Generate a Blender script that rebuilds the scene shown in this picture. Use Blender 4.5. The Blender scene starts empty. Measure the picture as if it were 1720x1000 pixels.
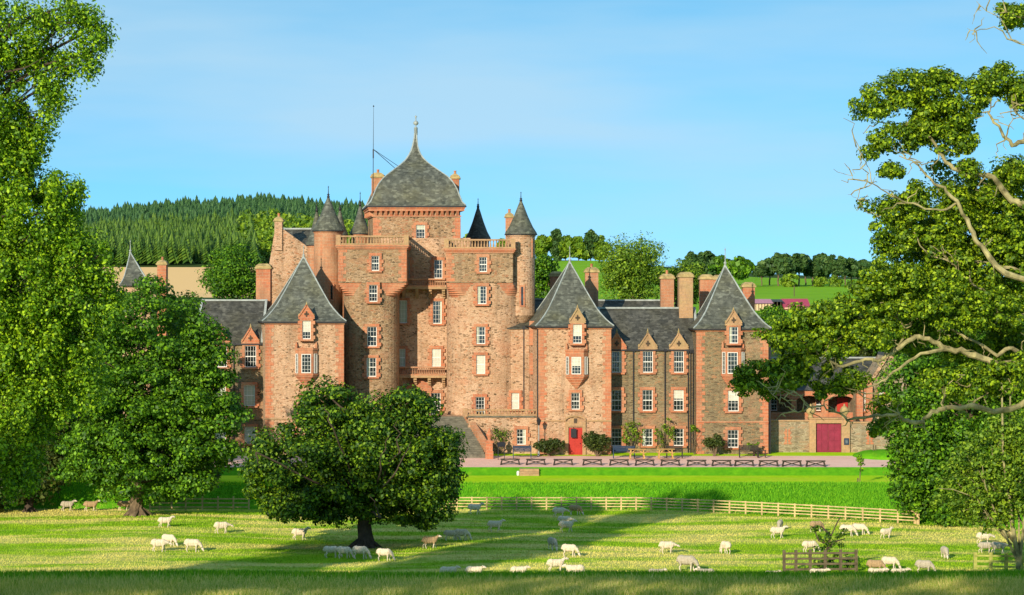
import bpy, math, random
import numpy as np
from mathutils import Vector
R = math.radians
random.seed(7)
rng = np.random.default_rng(11)
scene = bpy.context.scene
COL = scene.collection

# ------------------------------------------------------------------ camera, sky, sun
CAMZ = 14.4; F = 4000.0
cam = bpy.data.cameras.new("camera"); camo = bpy.data.objects.new("camera", cam); COL.objects.link(camo)
camo.location = (0, 0, CAMZ); camo.rotation_euler = (R(90), 0, 0)
cam.sensor_width = 36; cam.lens = 36*F/1720; cam.clip_start = 1; cam.clip_end = 30000
scene.camera = camo
SUN_AZ, SUN_EL = 24.0, 18.0            # azimuth: light travels towards +x, +y
w = bpy.data.worlds.new("World"); scene.world = w; w.use_nodes = True
nt = w.node_tree; nt.nodes.clear()
def wn(t, **k):
    n = nt.nodes.new(t)
    for a, b in k.items(): setattr(n, a, b)
    return n
sky = wn('ShaderNodeTexSky', sky_type='NISHITA', sun_disc=False)
sky.sun_elevation = R(SUN_EL); sky.sun_rotation = R(180+SUN_AZ)
sky.air_density = 1.1; sky.dust_density = 0.3; sky.ozone_density = 2.0
hs = wn('ShaderNodeHueSaturation'); hs.inputs['Saturation'].default_value = 1.25; hs.inputs['Hue'].default_value = 0.478
hs.inputs['Value'].default_value = 1.25
tc = wn('ShaderNodeTexCoord'); mp = wn('ShaderNodeMapping'); mp.inputs['Scale'].default_value = (2.0, 2.0, 12.0)
mp.inputs['Rotation'].default_value = (0, R(5), 0)
nz = wn('ShaderNodeTexNoise'); nz.inputs['Scale'].default_value = 1.6; nz.inputs['Detail'].default_value = 5; nz.inputs['Roughness'].default_value = 0.5
rp = wn('ShaderNodeValToRGB'); rp.color_ramp.elements[0].position = 0.36; rp.color_ramp.elements[1].position = 0.68
rp.color_ramp.elements[1].color = (0.75, 0.75, 0.75, 1)
mxs = wn('ShaderNodeMixRGB'); mxs.inputs['Color2'].default_value = (2.4, 3.5, 4.3, 1)
bg = wn('ShaderNodeBackground'); bg.inputs['Strength'].default_value = 0.15
ow = wn('ShaderNodeOutputWorld')
L = nt.links.new
vm = wn('ShaderNodeVectorMath', operation='MULTIPLY_ADD'); vm.inputs[1].default_value = (1, 1, 1.6); vm.inputs[2].default_value = (0, 0, 0.30)
L(tc.outputs['Generated'], vm.inputs[0]); L(vm.outputs[0], sky.inputs['Vector'])
L(sky.outputs[0], hs.inputs['Color']); L(tc.outputs['Generated'], mp.inputs['Vector']); L(mp.outputs[0], nz.inputs['Vector'])
L(nz.outputs['Fac'], rp.inputs[0]); L(rp.outputs[0], mxs.inputs['Fac']); L(hs.outputs[0], mxs.inputs['Color1'])
L(mxs.outputs[0], bg.inputs['Color']); L(bg.outputs[0], ow.inputs['Surface'])
sun = bpy.data.lights.new("sun", 'SUN'); sun.energy = 4.3; sun.angle = R(0.5); sun.color = (1.0, 0.88, 0.68)
suno = bpy.data.objects.new("sun", sun); COL.objects.link(suno)
sd = Vector((math.sin(R(SUN_AZ))*math.cos(R(SUN_EL)), math.cos(R(SUN_AZ))*math.cos(R(SUN_EL)), -math.sin(R(SUN_EL))))
suno.rotation_euler = sd.to_track_quat('-Z', 'Y').to_euler(); suno.location = (-60, -60, 80)
vs = scene.view_settings; vs.view_transform = 'Standard'; vs.look = 'None'; vs.exposure = 0.5; vs.gamma = 1.0

# ------------------------------------------------------------------ helpers
def X(px, D): return (px-860)*D/F
def Z(py, D): return CAMZ-(py-500)*D/F
def tagit(o, label=None, cat=None, group=None, kind=None):
    if label: o['label'] = label
    if cat: o['category'] = cat
    if group: o['group'] = group
    if kind: o['kind'] = kind
    return o
def thing(name, loc, label, cat, group=None, rz=0):
    o = bpy.data.objects.new(name, None); COL.objects.link(o); o.empty_display_size = 0.3
    o.location = loc; o.rotation_euler = (0, 0, rz)
    tagit(o, label, cat, group); o['_w'] = 1; del o['_w']
    return o
def origin(parent):
    p = Vector((0, 0, 0)); q = parent
    while q is not None: p += Vector(q.location); q = q.parent
    return p
class MB:
    """mesh builder in world coordinates"""
    def __init__(s): s.v = []; s.f = []; s.m = []; s.mi = 0
    def face(s, idx): s.f.append(tuple(idx)); s.m.append(s.mi)
    def quad(s, a, b, c, d):
        n = len(s.v); s.v += [tuple(a), tuple(b), tuple(c), tuple(d)]; s.face((n, n+1, n+2, n+3))
    def box(s, x0, x1, y0, y1, z0, z1):
        n = len(s.v)
        s.v += [(x0,y0,z0),(x1,y0,z0),(x1,y1,z0),(x0,y1,z0),(x0,y0,z1),(x1,y0,z1),(x1,y1,z1),(x0,y1,z1)]
        for q in ((0,3,2,1),(4,5,6,7),(0,1,5,4),(1,2,6,5),(2,3,7,6),(3,0,4,7)): s.face([n+i for i in q])
    def obox(s, c, hx, hy, z0, z1, a):
        ca, sa = math.cos(a), math.sin(a)
        pts = [(c[0]+x*ca-y*sa, c[1]+x*sa+y*ca) for x, y in ((-hx,-hy),(hx,-hy),(hx,hy),(-hx,hy))]
        s.rings([[(p[0],p[1],z0) for p in pts], [(p[0],p[1],z1) for p in pts]])
    def rings(s, rs, cap0=True, cap1=True):
        n0 = len(s.v); k = len(rs[0])
        for r in rs: s.v += [tuple(p) for p in r]
        for i in range(len(rs)-1):
            for j in range(k):
                a = n0+i*k+j; b = n0+i*k+(j+1) % k
                s.face((a, b, b+k, a+k))
        if cap0: s.face([n0+j for j in range(k-1, -1, -1)])
        if cap1: s.face([n0+(len(rs)-1)*k+j for j in range(k)])
    def prism(s, fp, z0, z1): s.rings([[(x, y, z0) for x, y in fp], [(x, y, z1) for x, y in fp]])
    def lathe(s, cx, cy, prof, n=16):
        s.rings([[(cx+r*math.cos(2*math.pi*j/n), cy+r*math.sin(2*math.pi*j/n), z) for j in range(n)] for r, z in prof])
    def tube(s, pts, rad, n=6):
        pts = [Vector(p) for p in pts]
        if not hasattr(rad, '__len__'): rad = [rad]*len(pts)
        rs = []; up = Vector((0.31, 0.17, 0.93))
        for i, p in enumerate(pts):
            d = (pts[min(i+1, len(pts)-1)]-pts[max(i-1, 0)])
            if d.length < 1e-6: d = Vector((0, 0, 1))
            d.normalize()
            u = d.cross(up)
            if u.length < 0.1: u = d.cross(Vector((1, 0, 0)))
            u.normalize(); v = d.cross(u)
            rs.append([p+(u*math.cos(2*math.pi*j/n)+v*math.sin(2*math.pi*j/n))*rad[i] for j in range(n)])
        s.rings(rs)
    def bar(s, a, b, w, h=None):
        a = Vector(a); b = Vector(b); h = h or w
        d = (b-a).normalized(); u = d.cross(Vector((0, 0, 1)))
        if u.length < 0.05: u = d.cross(Vector((0, 1, 0)))
        u.normalize(); v = u.cross(d)
        s.rings([[p+u*x*w/2+v*y*h/2 for x, y in ((-1,-1),(1,-1),(1,1),(-1,1))] for p in (a, b)])
    def build(s, name, mat, parent=None, smooth=False):
        me = bpy.data.meshes.new(name)
        o = Vector((0, 0, 0)) if parent is None else origin(parent)
        me.from_pydata([(x-o.x, y-o.y, z-o.z) for x, y, z in s.v], [], s.f)
        mats = mat if isinstance(mat, (list, tuple)) else [mat]
        for m in mats: me.materials.append(m)
        if len(mats) > 1: me.polygons.foreach_set('material_index', s.m)
        if smooth: me.polygons.foreach_set('use_smooth', [True]*len(s.f))
        me.update()
        ob = bpy.data.objects.new(name, me); COL.objects.link(ob)
        if parent is not None: ob.parent = parent
        return ob
def npmesh(name, V, Fc, k, mat, parent=None):
    """V (n,3) array, Fc (m,k) faces"""
    me = bpy.data.meshes.new(name)
    if parent is not None:
        o = origin(parent); V = V-np.array([o.x, o.y, o.z])
    me.vertices.add(len(V)); me.vertices.foreach_set('co', np.ascontiguousarray(V, dtype=np.float32).ravel())
    m = len(Fc); me.loops.add(m*k); me.loops.foreach_set('vertex_index', np.ascontiguousarray(Fc, dtype=np.int32).ravel())
    me.polygons.add(m); me.polygons.foreach_set('loop_start', np.arange(0, m*k, k, dtype=np.int32))
    me.polygons.foreach_set('loop_total', np.full(m, k, dtype=np.int32))
    for mm in (mat if isinstance(mat, (list, tuple)) else [mat]): me.materials.append(mm)
    me.update(calc_edges=True)
    ob = bpy.data.objects.new(name, me); COL.objects.link(ob)
    if parent is not None: ob.parent = parent
    return ob
def copy_tree(o, parent=None):
    c = o.copy(); COL.objects.link(c)
    if parent is not None: c.parent = parent
    for ch in list(o.children): copy_tree(ch, c)
    return c

# ------------------------------------------------------------------ materials
def mat(name):
    m = bpy.data.materials.new(name); m.use_nodes = True
    t = m.node_tree; b = t.nodes['Principled BSDF']; b.inputs['Specular IOR Level'].default_value = 0.25
    return m, t, b
def nd(t, ty, **k):
    n = t.nodes.new(ty)
    for a, b in k.items(): setattr(n, a, b)
    return n
def coord(t, scale):
    c = nd(t, 'ShaderNodeTexCoord'); g = nd(t, 'ShaderNodeNewGeometry'); m = nd(t, 'ShaderNodeMapping')
    m.inputs['Scale'].default_value = scale; t.links.new(g.outputs['Position'], m.inputs['Vector']); return m
def noise(t, scale, detail=4, rough=0.55, vec=(1, 1, 1)):
    m = coord(t, vec); n = nd(t, 'ShaderNodeTexNoise'); n.inputs['Scale'].default_value = scale
    n.inputs['Detail'].default_value = detail; n.inputs['Roughness'].default_value = rough
    t.links.new(m.outputs[0], n.inputs['Vector']); return n.outputs['Fac']
def ramp(t, fac, stops):
    r = nd(t, 'ShaderNodeValToRGB'); e = r.color_ramp.elements
    while len(e) < len(stops): e.new(0.5)
    for i, (p, c) in enumerate(stops):
        e[i].position = p; e[i].color = (c[0], c[1], c[2], 1) if hasattr(c, '__len__') else (c, c, c, 1)
    t.links.new(fac, r.inputs[0]); return r.outputs[0]
def mix(t, fac, a, b, mode='MIX'):
    m = nd(t, 'ShaderNodeMixRGB', blend_type=mode)
    for s, v in (('Fac', fac), ('Color1', a), ('Color2', b)):
        if isinstance(v, (int, float)): m.inputs[s].default_value = v
        elif isinstance(v, tuple): m.inputs[s].default_value = (v[0], v[1], v[2], 1)
        else: t.links.new(v, m.inputs[s])
    return m.outputs[0]
def math_(t, op, a, b):
    m = nd(t, 'ShaderNodeMath', operation=op)
    for i, v in enumerate((a, b)):
        if isinstance(v, (int, float)): m.inputs[i].default_value = v
        else: t.links.new(v, m.inputs[i])
    return m.outputs[0]
def bump(t, b, h, dist=0.05, s=0.6):
    n = nd(t, 'ShaderNodeBump'); n.inputs['Distance'].default_value = dist; n.inputs['Strength'].default_value = s
    t.links.new(h, n.inputs['Height']); t.links.new(n.outputs[0], b.inputs['Normal'])
def plain(name, c, rough=0.7, var=0.15, metal=0.0):
    m, t, b = mat(name); n = noise(t, 2.3)
    k = ramp(t, n, [(0.3, tuple(x*(1-var) for x in c)), (0.7, tuple(min(1, x*(1+var)) for x in c))])
    t.links.new(k, b.inputs['Base Color']); b.inputs['Roughness'].default_value = rough; b.inputs['Metallic'].default_value = metal
    return m
def rubble(name, mortar, mortar2, stones, show, sc=(1.9, 1.9, 4.6)):
    """random stones in mortar; show = how much stone shows through the mortar"""
    m, t, b = mat(name)
    mp = coord(t, sc)
    nzv = nd(t, 'ShaderNodeTexNoise'); nzv.inputs['Scale'].default_value = 1.1; nzv.inputs['Detail'].default_value = 3
    t.links.new(mp.outputs[0], nzv.inputs['Vector'])
    add = nd(t, 'ShaderNodeVectorMath', operation='MULTIPLY_ADD'); add.inputs[1].default_value = (0.7, 0.7, 0.7)
    t.links.new(nzv.outputs['Color'], add.inputs[0]); t.links.new(mp.outputs[0], add.inputs[2])
    v1 = nd(t, 'ShaderNodeTexVoronoi'); v2 = nd(t, 'ShaderNodeTexVoronoi', feature='DISTANCE_TO_EDGE')
    for v in (v1, v2): t.links.new(add.outputs[0], v.inputs['Vector']); v.inputs['Scale'].default_value = 1
    sep = nd(t, 'ShaderNodeSeparateColor'); t.links.new(v1.outputs['Color'], sep.inputs[0])
    sc_ = ramp(t, sep.outputs[0], stones)
    big = noise(t, 0.22, 3)
    edge = ramp(t, v2.outputs['Distance'], [(0.05, 0), (0.13, 1)])
    thr = math_(t, 'ADD', sep.outputs[1], math_(t, 'MULTIPLY', math_(t, 'SUBTRACT', big, 0.5), 1.1))
    vis = ramp(t, thr, [(max(0.0, 1-show-0.08), 0), (min(1, 1-show+0.08), 1)])
    fac = math_(t, 'MULTIPLY', edge, vis)
    mo = mix(t, ramp(t, noise(t, 0.5, 5), [(0.35, 0), (0.65, 1)]), mortar, mortar2)
    fine = noise(t, 7, 3)
    mo = mix(t, 0.35, mo, ramp(t, fine, [(0.3, 0.25), (0.7, 1.0)]), 'MULTIPLY')
    c = mix(t, fac, mo, sc_)
    # weather stains running down
    st = noise(t, 1.0, 4, 0.6, (1.3, 1.3, 0.12))
    c = mix(t, math_(t, 'MULTIPLY', ramp(t, st, [(0.52, 0), (0.72, 1)]), 0.5), c, (0.11, 0.085, 0.055))
    c = mix(t, math_(t, 'MULTIPLY', ramp(t, noise(t, 0.33, 5, 0.65), [(0.52, 0), (0.66, 1)]), 0.4), c, mix(t, 1.0, c, (0.62, 0.58, 0.50), 'MULTIPLY'))
    c = mix(t, math_(t, 'MULTIPLY', ramp(t, noise(t, 0.21, 4, 0.6, (1, 1, 1.7)), [(0.56, 0), (0.66, 1)]), 0.4), c, (0.50, 0.23, 0.13))
    t.links.new(c, b.inputs['Base Color']); b.inputs['Roughness'].default_value = 0.9
    bump(t, b, math_(t, 'ADD', edge, fine), 0.04, 0.7)
    return m
M = {}
M['harl'] = rubble('harled_rubble', (0.64, 0.42, 0.27), (0.54, 0.335, 0.205),
                   [(0.0, (0.10, 0.065, 0.035)), (0.25, (0.25, 0.15, 0.08)), (0.5, (0.44, 0.22, 0.12)), (0.75, (0.48, 0.31, 0.18)), (1.0, (0.40, 0.17, 0.08))], 0.50, (3.4, 3.4, 8.0))
M['rubble'] = rubble('rubble_masonry', (0.48, 0.33, 0.20), (0.38, 0.25, 0.145),
                     [(0.0, (0.09, 0.06, 0.033)), (0.35, (0.22, 0.14, 0.075)), (0.7, (0.33, 0.20, 0.10)), (1.0, (0.30, 0.12, 0.06))], 0.66, (3.0, 3.0, 7.6))
M['brown'] = rubble('brown_masonry', (0.31, 0.245, 0.145), (0.25, 0.20, 0.115),
                    [(0.0, (0.095, 0.066, 0.038)), (0.4, (0.19, 0.135, 0.075)), (0.75, (0.28, 0.19, 0.10)), (1.0, (0.32, 0.15, 0.07))], 0.8, (2.6, 2.6, 8.5))
M['greywall'] = rubble('grey_garden_masonry', (0.42, 0.34, 0.22), (0.36, 0.30, 0.20),
                    [(0.0, (0.15, 0.12, 0.075)), (0.5, (0.27, 0.21, 0.13)), (1.0, (0.35, 0.22, 0.13))], 0.8, (1.6, 1.6, 5.0))
def ashlar(name, c1, c2, c3):
    m, t, b = mat(name)
    g = nd(t, 'ShaderNodeNewGeometry'); s = nd(t, 'ShaderNodeSeparateXYZ'); cb = nd(t, 'ShaderNodeCombineXYZ')
    t.links.new(g.outputs['Position'], s.inputs[0])
    t.links.new(math_(t, 'ADD', s.outputs[0], math_(t, 'MULTIPLY', s.outputs[1], 0.8)), cb.inputs[0]); t.links.new(s.outputs[2], cb.inputs[1])
    br = nd(t, 'ShaderNodeTexBrick'); br.inputs['Scale'].default_value = 1
    br.inputs['Brick Width'].default_value = 0.62; br.inputs['Row Height'].default_value = 0.3; br.inputs['Mortar Size'].default_value = 0.018
    br.inputs['Color1'].default_value = (*c1, 1); br.inputs['Color2'].default_value = (*c2, 1); br.inputs['Mortar'].default_value = (0.42, 0.27, 0.17, 1)
    t.links.new(cb.outputs[0], br.inputs['Vector'])
    k = mix(t, math_(t, 'MULTIPLY', ramp(t, noise(t, 0.7, 5), [(0.45, 0), (0.7, 1)]), 0.7), br.outputs['Color'], c3)
    k = mix(t, 0.4, k, ramp(t, noise(t, 6, 4), [(0.3, 0.35), (0.7, 1.0)]), 'MULTIPLY')
    k = mix(t, math_(t, 'MULTIPLY', ramp(t, noise(t, 0.9, 5, 0.65, (1.2, 1.2, 0.4)), [(0.5, 0), (0.68, 1)]), 0.5), k, (0.17, 0.10, 0.06))
    t.links.new(k, b.inputs['Base Color']); b.inputs['Roughness'].default_value = 0.85
    return m
M['red'] = ashlar('red_sandstone', (0.54, 0.19, 0.09), (0.45, 0.155, 0.08), (0.54, 0.29, 0.16))
M['turret'] = ashlar('turret_sandstone', (0.50, 0.21, 0.105), (0.42, 0.19, 0.10), (0.46, 0.29, 0.17))
M['buff'] = ashlar('buff_sandstone', (0.50, 0.30, 0.15), (0.42, 0.25, 0.13), (0.36, 0.27, 0.13))
M['lichen'] = plain('lichen_stone', (0.36, 0.27, 0.12), 0.9, 0.4)
def slate(name, c1, c2, moss):
    m, t, b = mat(name)
    st = noise(t, 1.0, 5, 0.65, (2.2, 2.2, 0.35)); blot = noise(t, 0.45, 4)
    k = ramp(t, st, [(0.3, c1), (0.65, c2)])
    k = mix(t, math_(t, 'MULTIPLY', ramp(t, blot, [(0.45, 0), (0.7, 1)]), 0.6), k, moss)
    mp = coord(t, (3.2, 3.2, 5.5)); v = nd(t, 'ShaderNodeTexVoronoi'); t.links.new(mp.outputs[0], v.inputs['Vector']); v.inputs['Scale'].default_value = 1
    sp = nd(t, 'ShaderNodeSeparateColor'); t.links.new(v.outputs['Color'], sp.inputs[0])
    k = mix(t, 0.6, k, ramp(t, sp.outputs[0], [(0.0, 0.35), (0.7, 1.0), (1.0, 1.8)]), 'MULTIPLY')
    wv = nd(t, 'ShaderNodeTexWave', wave_type='BANDS', bands_direction='Z', wave_profile='SAW'); wv.inputs['Scale'].default_value = 1.6
    g = coord(t, (1, 1, 1)); t.links.new(g.outputs[0], wv.inputs['Vector'])
    k = mix(t, 0.25, k, ramp(t, wv.outputs['Fac'], [(0.0, 0.2), (0.3, 1.0)]), 'MULTIPLY')
    t.links.new(k, b.inputs['Base Color']); b.inputs['Roughness'].default_value = 0.6
    bump(t, b, sp.outputs[0], 0.03, 0.5)
    return m
M['slate'] = slate('mossy_slate', (0.060, 0.066, 0.054), (0.125, 0.13, 0.105), (0.115, 0.11, 0.055))
M['slate_dark'] = slate('dark_slate', (0.04, 0.041, 0.036), (0.09, 0.088, 0.075), (0.065, 0.06, 0.035))
M['lead'] = plain('lead_flashing', (0.30, 0.33, 0.315), 0.5, 0.25)
M['iron'] = plain('black_iron', (0.02, 0.02, 0.025), 0.5, 0.2)
M['blackwood'] = plain('black_stained_wood', (0.035, 0.028, 0.022), 0.7, 0.3)
M['white'] = plain('white_paint', (0.66, 0.65, 0.60), 0.4, 0.04)
M['blind'] = plain('white_blind', (0.52, 0.50, 0.41), 0.8, 0.12)
M['shutter'] = plain('pale_green_blind', (0.40, 0.43, 0.33), 0.8, 0.06)
M['reddoor'] = plain('red_door_paint', (0.40, 0.03, 0.02), 0.45, 0.12)
M['burgundy'] = plain('burgundy_door_paint', (0.23, 0.022, 0.05), 0.5, 0.15)
M['oak'] = plain('weathered_fence_wood', (0.52, 0.38, 0.18), 0.8, 0.3)
M['palewood'] = plain('mossy_fence_wood', (0.40, 0.40, 0.10), 0.85, 0.35)
M['darkwood'] = plain('dark_weathered_wood', (0.11, 0.085, 0.05), 0.85, 0.35)
M['pine'] = plain('yellow_pine_timber', (0.50, 0.30, 0.10), 0.7, 0.2)
M['step'] = plain('grey_step_stone', (0.13, 0.12, 0.09), 0.9, 0.4)
M['tin'] = plain('red_barn_roof', (0.40, 0.05, 0.09), 0.5, 0.15)
M['tinpink'] = plain('faded_pink_barn_roof', (0.50, 0.22, 0.28), 0.6, 0.15)
M['creamwall'] = plain('cream_boarding', (0.62, 0.45, 0.28), 0.8, 0.2)
M['void'] = plain('dark_interior', (0.012, 0.010, 0.010), 0.9, 0.1)
M['blue'] = plain('blue_black_sign', (0.02, 0.04, 0.08), 0.4, 0.1)
m, t, b = mat('window_glass'); b.inputs['Roughness'].default_value = 0.08; b.inputs['Specular IOR Level'].default_value = 0.6
k = ramp(t, noise(t, 0.9, 2), [(0.35, (0.006, 0.007, 0.009)), (0.7, (0.03, 0.045, 0.05))]); t.links.new(k, b.inputs['Base Color'])
bump(t, b, noise(t, 1.5, 1), 0.02, 0.5); M['glass'] = m
# gravel
m, t, b = mat('pink_gravel'); k = ramp(t, noise(t, 0.35, 6, 0.6, (1, 1.6, 1)), [(0.3, (0.80, 0.47, 0.37)), (0.7, (0.90, 0.58, 0.47))])
k = mix(t, 0.5, k, ramp(t, noise(t, 9, 2), [(0.3, 0.7), (0.7, 1)]), 'MULTIPLY'); t.links.new(k, b.inputs['Base Color']); b.inputs['Roughness'].default_value = 0.95; M['gravel'] = m
def grassmat(name, g1, g2, dry, dryness, sc=0.12, streak=3.0, fine=6):
    m, t, b = mat(name)
    k = ramp(t, noise(t, sc*4, 5, 0.6, (1, 1, 1)), [(0.3, g1), (0.7, g2)])
    d = noise(t, sc, 6, 0.65, (1, streak, 1))
    k = mix(t, ramp(t, d, [(max(0, 1-dryness-0.07), 0), (min(1, 1-dryness+0.07), 1)]), k, dry)
    k = mix(t, 0.45, k, ramp(t, noise(t, fine, 3), [(0.25, 0.5), (0.7, 1.0)]), 'MULTIPLY')
    t.links.new(k, b.inputs['Base Color']); b.inputs['Roughness'].default_value = 0.95; b.inputs['Specular IOR Level'].default_value = 0.05
    return m
M['pasture'] = grassmat('pasture_grass', (0.15, 0.34, 0.008), (0.34, 0.50, 0.018), (0.64, 0.57, 0.15), 0.485, 0.07, 4.0, 1.6)
M['lawn'] = grassmat('mown_lawn', (0.38, 0.66, 0.008), (0.47, 0.72, 0.010), (0.52, 0.66, 0.03), 0.42, 0.10, 2.6, 2)
M['bank'] = grassmat('rough_bank_grass', (0.07, 0.28, 0.008), (0.14, 0.39, 0.010), (0.24, 0.38, 0.02), 0.35, 0.3, 0.6, 3)
M['field'] = grassmat('green_field', (0.20, 0.42, 0.012), (0.25, 0.48, 0.02), (0.30, 0.46, 0.03), 0.35, 0.01, 2.0, 0.15)
M['stubble'] = plain('stubble_field', (0.90, 0.55, 0.22), 0.95, 0.06)
M['hill'] = grassmat('woodland_floor', (0.04, 0.07, 0.015), (0.06, 0.10, 0.02), (0.09, 0.11, 0.03), 0.4, 0.01, 1.0, 0.1)
def leafmat(name, dark, mid, light, trans=0.35, rough=0.55):
    m, t, b = mat(name); g = nd(t, 'ShaderNodeNewGeometry')
    k = ramp(t, g.outputs['Random Per Island'], [(0.0, dark), (0.55, mid), (1.0, light)])
    k = mix(t, math_(t, 'MULTIPLY', ramp(t, noise(t, 0.25, 3), [(0.35, 0), (0.65, 1)]), 0.5), k, mix(t, 1.0, k, (1.2, 1.08, 0.7), 'MULTIPLY'))
    t.links.new(k, b.inputs['Base Color']); b.inputs['Roughness'].default_value = rough; b.inputs['Specular IOR Level'].default_value = 0.3
    tr = nd(t, 'ShaderNodeBsdfTranslucent'); ms = nd(t, 'ShaderNodeMixShader'); ms.inputs[0].default_value = trans
    t.links.new(mix(t, 1.0, k, (1.5, 1.4, 0.5), 'MULTIPLY'), tr.inputs['Color'])
    t.links.new(b.outputs[0], ms.inputs[1]); t.links.new(tr.outputs[0], ms.inputs[2])
    t.links.new(ms.outputs[0], t.nodes['Material Output'].inputs['Surface'])
    return m
M['lf_lime'] = leafmat('lime_leaves', (0.022, 0.07, 0.004), (0.13, 0.29, 0.008), (0.38, 0.58, 0.015), 0.25)
M['lf_green'] = leafmat('green_leaves', (0.016, 0.06, 0.005), (0.065, 0.18, 0.007), (0.20, 0.40, 0.012), 0.22)
M['lf_chestnut'] = leafmat('chestnut_leaves', (0.010, 0.04, 0.004), (0.042, 0.115, 0.005), (0.22, 0.36, 0.012), 0.2)
M['lf_syc'] = leafmat('sycamore_leaves', (0.025, 0.07, 0.004), (0.11, 0.21, 0.007), (0.36, 0.50, 0.012), 0.22)
M['lf_far'] = leafmat('far_broadleaf_leaves', (0.05, 0.12, 0.010), (0.13, 0.24, 0.014), (0.27, 0.40, 0.02), 0.2)
M['lf_dark'] = leafmat('dark_pine_needles', (0.025, 0.07, 0.02), (0.05, 0.12, 0.03), (0.10, 0.18, 0.04), 0.15)
M['lf_spruce'] = leafmat('spruce_needles', (0.025, 0.08, 0.025), (0.045, 0.12, 0.035), (0.075, 0.17, 0.045), 0.1)
M['lf_larch'] = leafmat('larch_needles', (0.035, 0.09, 0.013), (0.075, 0.155, 0.018), (0.13, 0.23, 0.025), 0.15)
M['lf_hedge'] = leafmat('hedge_leaves', (0.02, 0.04, 0.008), (0.045, 0.075, 0.012), (0.09, 0.12, 0.02), 0.2)
M['blade'] = leafmat('pasture_blades', (0.10, 0.19, 0.010), (0.19, 0.29, 0.015), (0.42, 0.38, 0.09), 0.3, 0.8)
M['blade_dry'] = leafmat('seeding_grass_stems', (0.26, 0.34, 0.05), (0.52, 0.50, 0.16), (0.80, 0.66, 0.36), 0.4, 0.8)
M['blade_green'] = leafmat('long_green_grass', (0.05, 0.18, 0.005), (0.13, 0.33, 0.010), (0.28, 0.46, 0.02), 0.35, 0.8)
M['blade_bank'] = leafmat('bank_blades', (0.06, 0.24, 0.006), (0.13, 0.40, 0.010), (0.24, 0.54, 0.015), 0.3, 0.8)
M['bark'] = plain('grey_brown_bark', (0.14, 0.10, 0.06), 0.95, 0.5)
M['bark_pale'] = plain('lichened_yellow_bark', (0.27, 0.235, 0.11), 0.95, 0.6)
M['bark_dark'] = plain('dark_bark', (0.07, 0.05, 0.035), 0.95, 0.4)
m, t, b = mat('sheep_fleece'); k = ramp(t, noise(t, 9, 4), [(0.3, (0.56, 0.45, 0.31)), (0.7, (0.75, 0.64, 0.48))]); t.links.new(k, b.inputs['Base Color']); b.inputs['Roughness'].default_value = 1; bump(t, b, noise(t, 30, 3), 0.02, 0.8); M['fleece'] = m
m, t, b = mat('tan_shade_fleece'); k = ramp(t, noise(t, 9, 4), [(0.3, (0.30, 0.20, 0.10)), (0.7, (0.44, 0.30, 0.16))]); t.links.new(k, b.inputs['Base Color']); b.inputs['Roughness'].default_value = 1; M['fleece_tan_shade'] = m  # brown coat, also given to shaded sheep with the shade put into its colour
m, t, b = mat('grey_shade_fleece'); k = ramp(t, noise(t, 9, 4), [(0.3, (0.34, 0.29, 0.21)), (0.7, (0.48, 0.42, 0.32))]); t.links.new(k, b.inputs['Base Color']); b.inputs['Roughness'].default_value = 1; M['fleece_grey_shade'] = m  # grey coat; doubles as a shaded copy of the cream fleece under the trees
M['face'] = plain('sheep_face_skin', (0.66, 0.55, 0.43), 0.8, 0.08)

# ------------------------------------------------------------------ terrain
def sstep(a, b, x):
    u = min(1, max(0, (x-a)/(b-a))); return u*u*(3-2*u)
def bb(x): return 195.5-min(18.0, 12.5*max(0, (x-10)/21.0)**1.25)
def gz(x, D):
    und = 0.13*math.sin(x*0.11+1.3)*math.sin(D*0.13)+0.07*math.sin(x*0.27+D*0.05)
    if D >= 219: return 0.0
    if D >= 209.2: return -0.5+0.5*(D-209.2)/9.8
    if D >= 208: return -1.15+0.65*(D-208)/1.2
    if D >= 198: return -1.15
    B = bb(x)
    if D >= B: return -2.95+1.8*(D-B)/(198-B)
    zb = -2.95+0.0*D
    f = 1-sstep(121, 141, D)
    k = sstep(0, 6, B-D)
    return zb*(1-f)+0.2*f+und*k*(1-0.5*f)
ROWS = [-80, -40, 0, 30, 60, 80, 95, 105, 112]+[113+2*i for i in range(13)]+[139.5]
def rowD(i, x):
    n = len(ROWS); B = bb(x)
    if i < n: return ROWS[i]
    i -= n
    if i < 12: return 141+(B-141)*i/12.0
    i -= 12
    if i < 4: return B+(198-B)*i/4.0
    return [198, 201, 204.5, 208, 208.6, 209.2, 213, 217.6, 219, 240][i-4]
NR = len(ROWS)+12+4+10
nB = len(ROWS)+12; nL = nB+4; nBk = nL+3; nDr = nBk+2; nSt = nDr+2
XS = [-300, -220, -160, -120, -90, -75]+[-66+2*i for i in range(67)]+[75, 90, 120, 160, 220, 300]
def zone(name, i0, i1, m, nm=None):
    b_ = MB(); n = len(XS)
    for i in range(i0, i1+1):
        for x in XS: D = rowD(i, x); b_.v.append((x, D, gz(x, D)))
    for i in range(i1-i0):
        for j in range(n-1): b_.face((i*n+j, i*n+j+1, (i+1)*n+j+1, (i+1)*n+j))
    o = b_.build(nm or name, m, smooth=True); o['kind'] = 'structure'; return o
zone('pasture', 0, nB, M['pasture'])
zone('grass_bank', nB, nL, M['bank'])
zone('lawn', nL, nBk, M['lawn'])
zone('terrace_bank', nBk, nDr, M['bank'])
zone('gravel_drive', nDr, nDr+2, M['gravel'])
zone('castle_ground', nDr+1, NR-1, M['lawn']) if False else None
zone('castle_ground', nDr+2-1, NR-1, M['lawn']) if False else None
zone('castle_ground', nDr+2-0, NR-1, M['lawn'])
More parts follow.
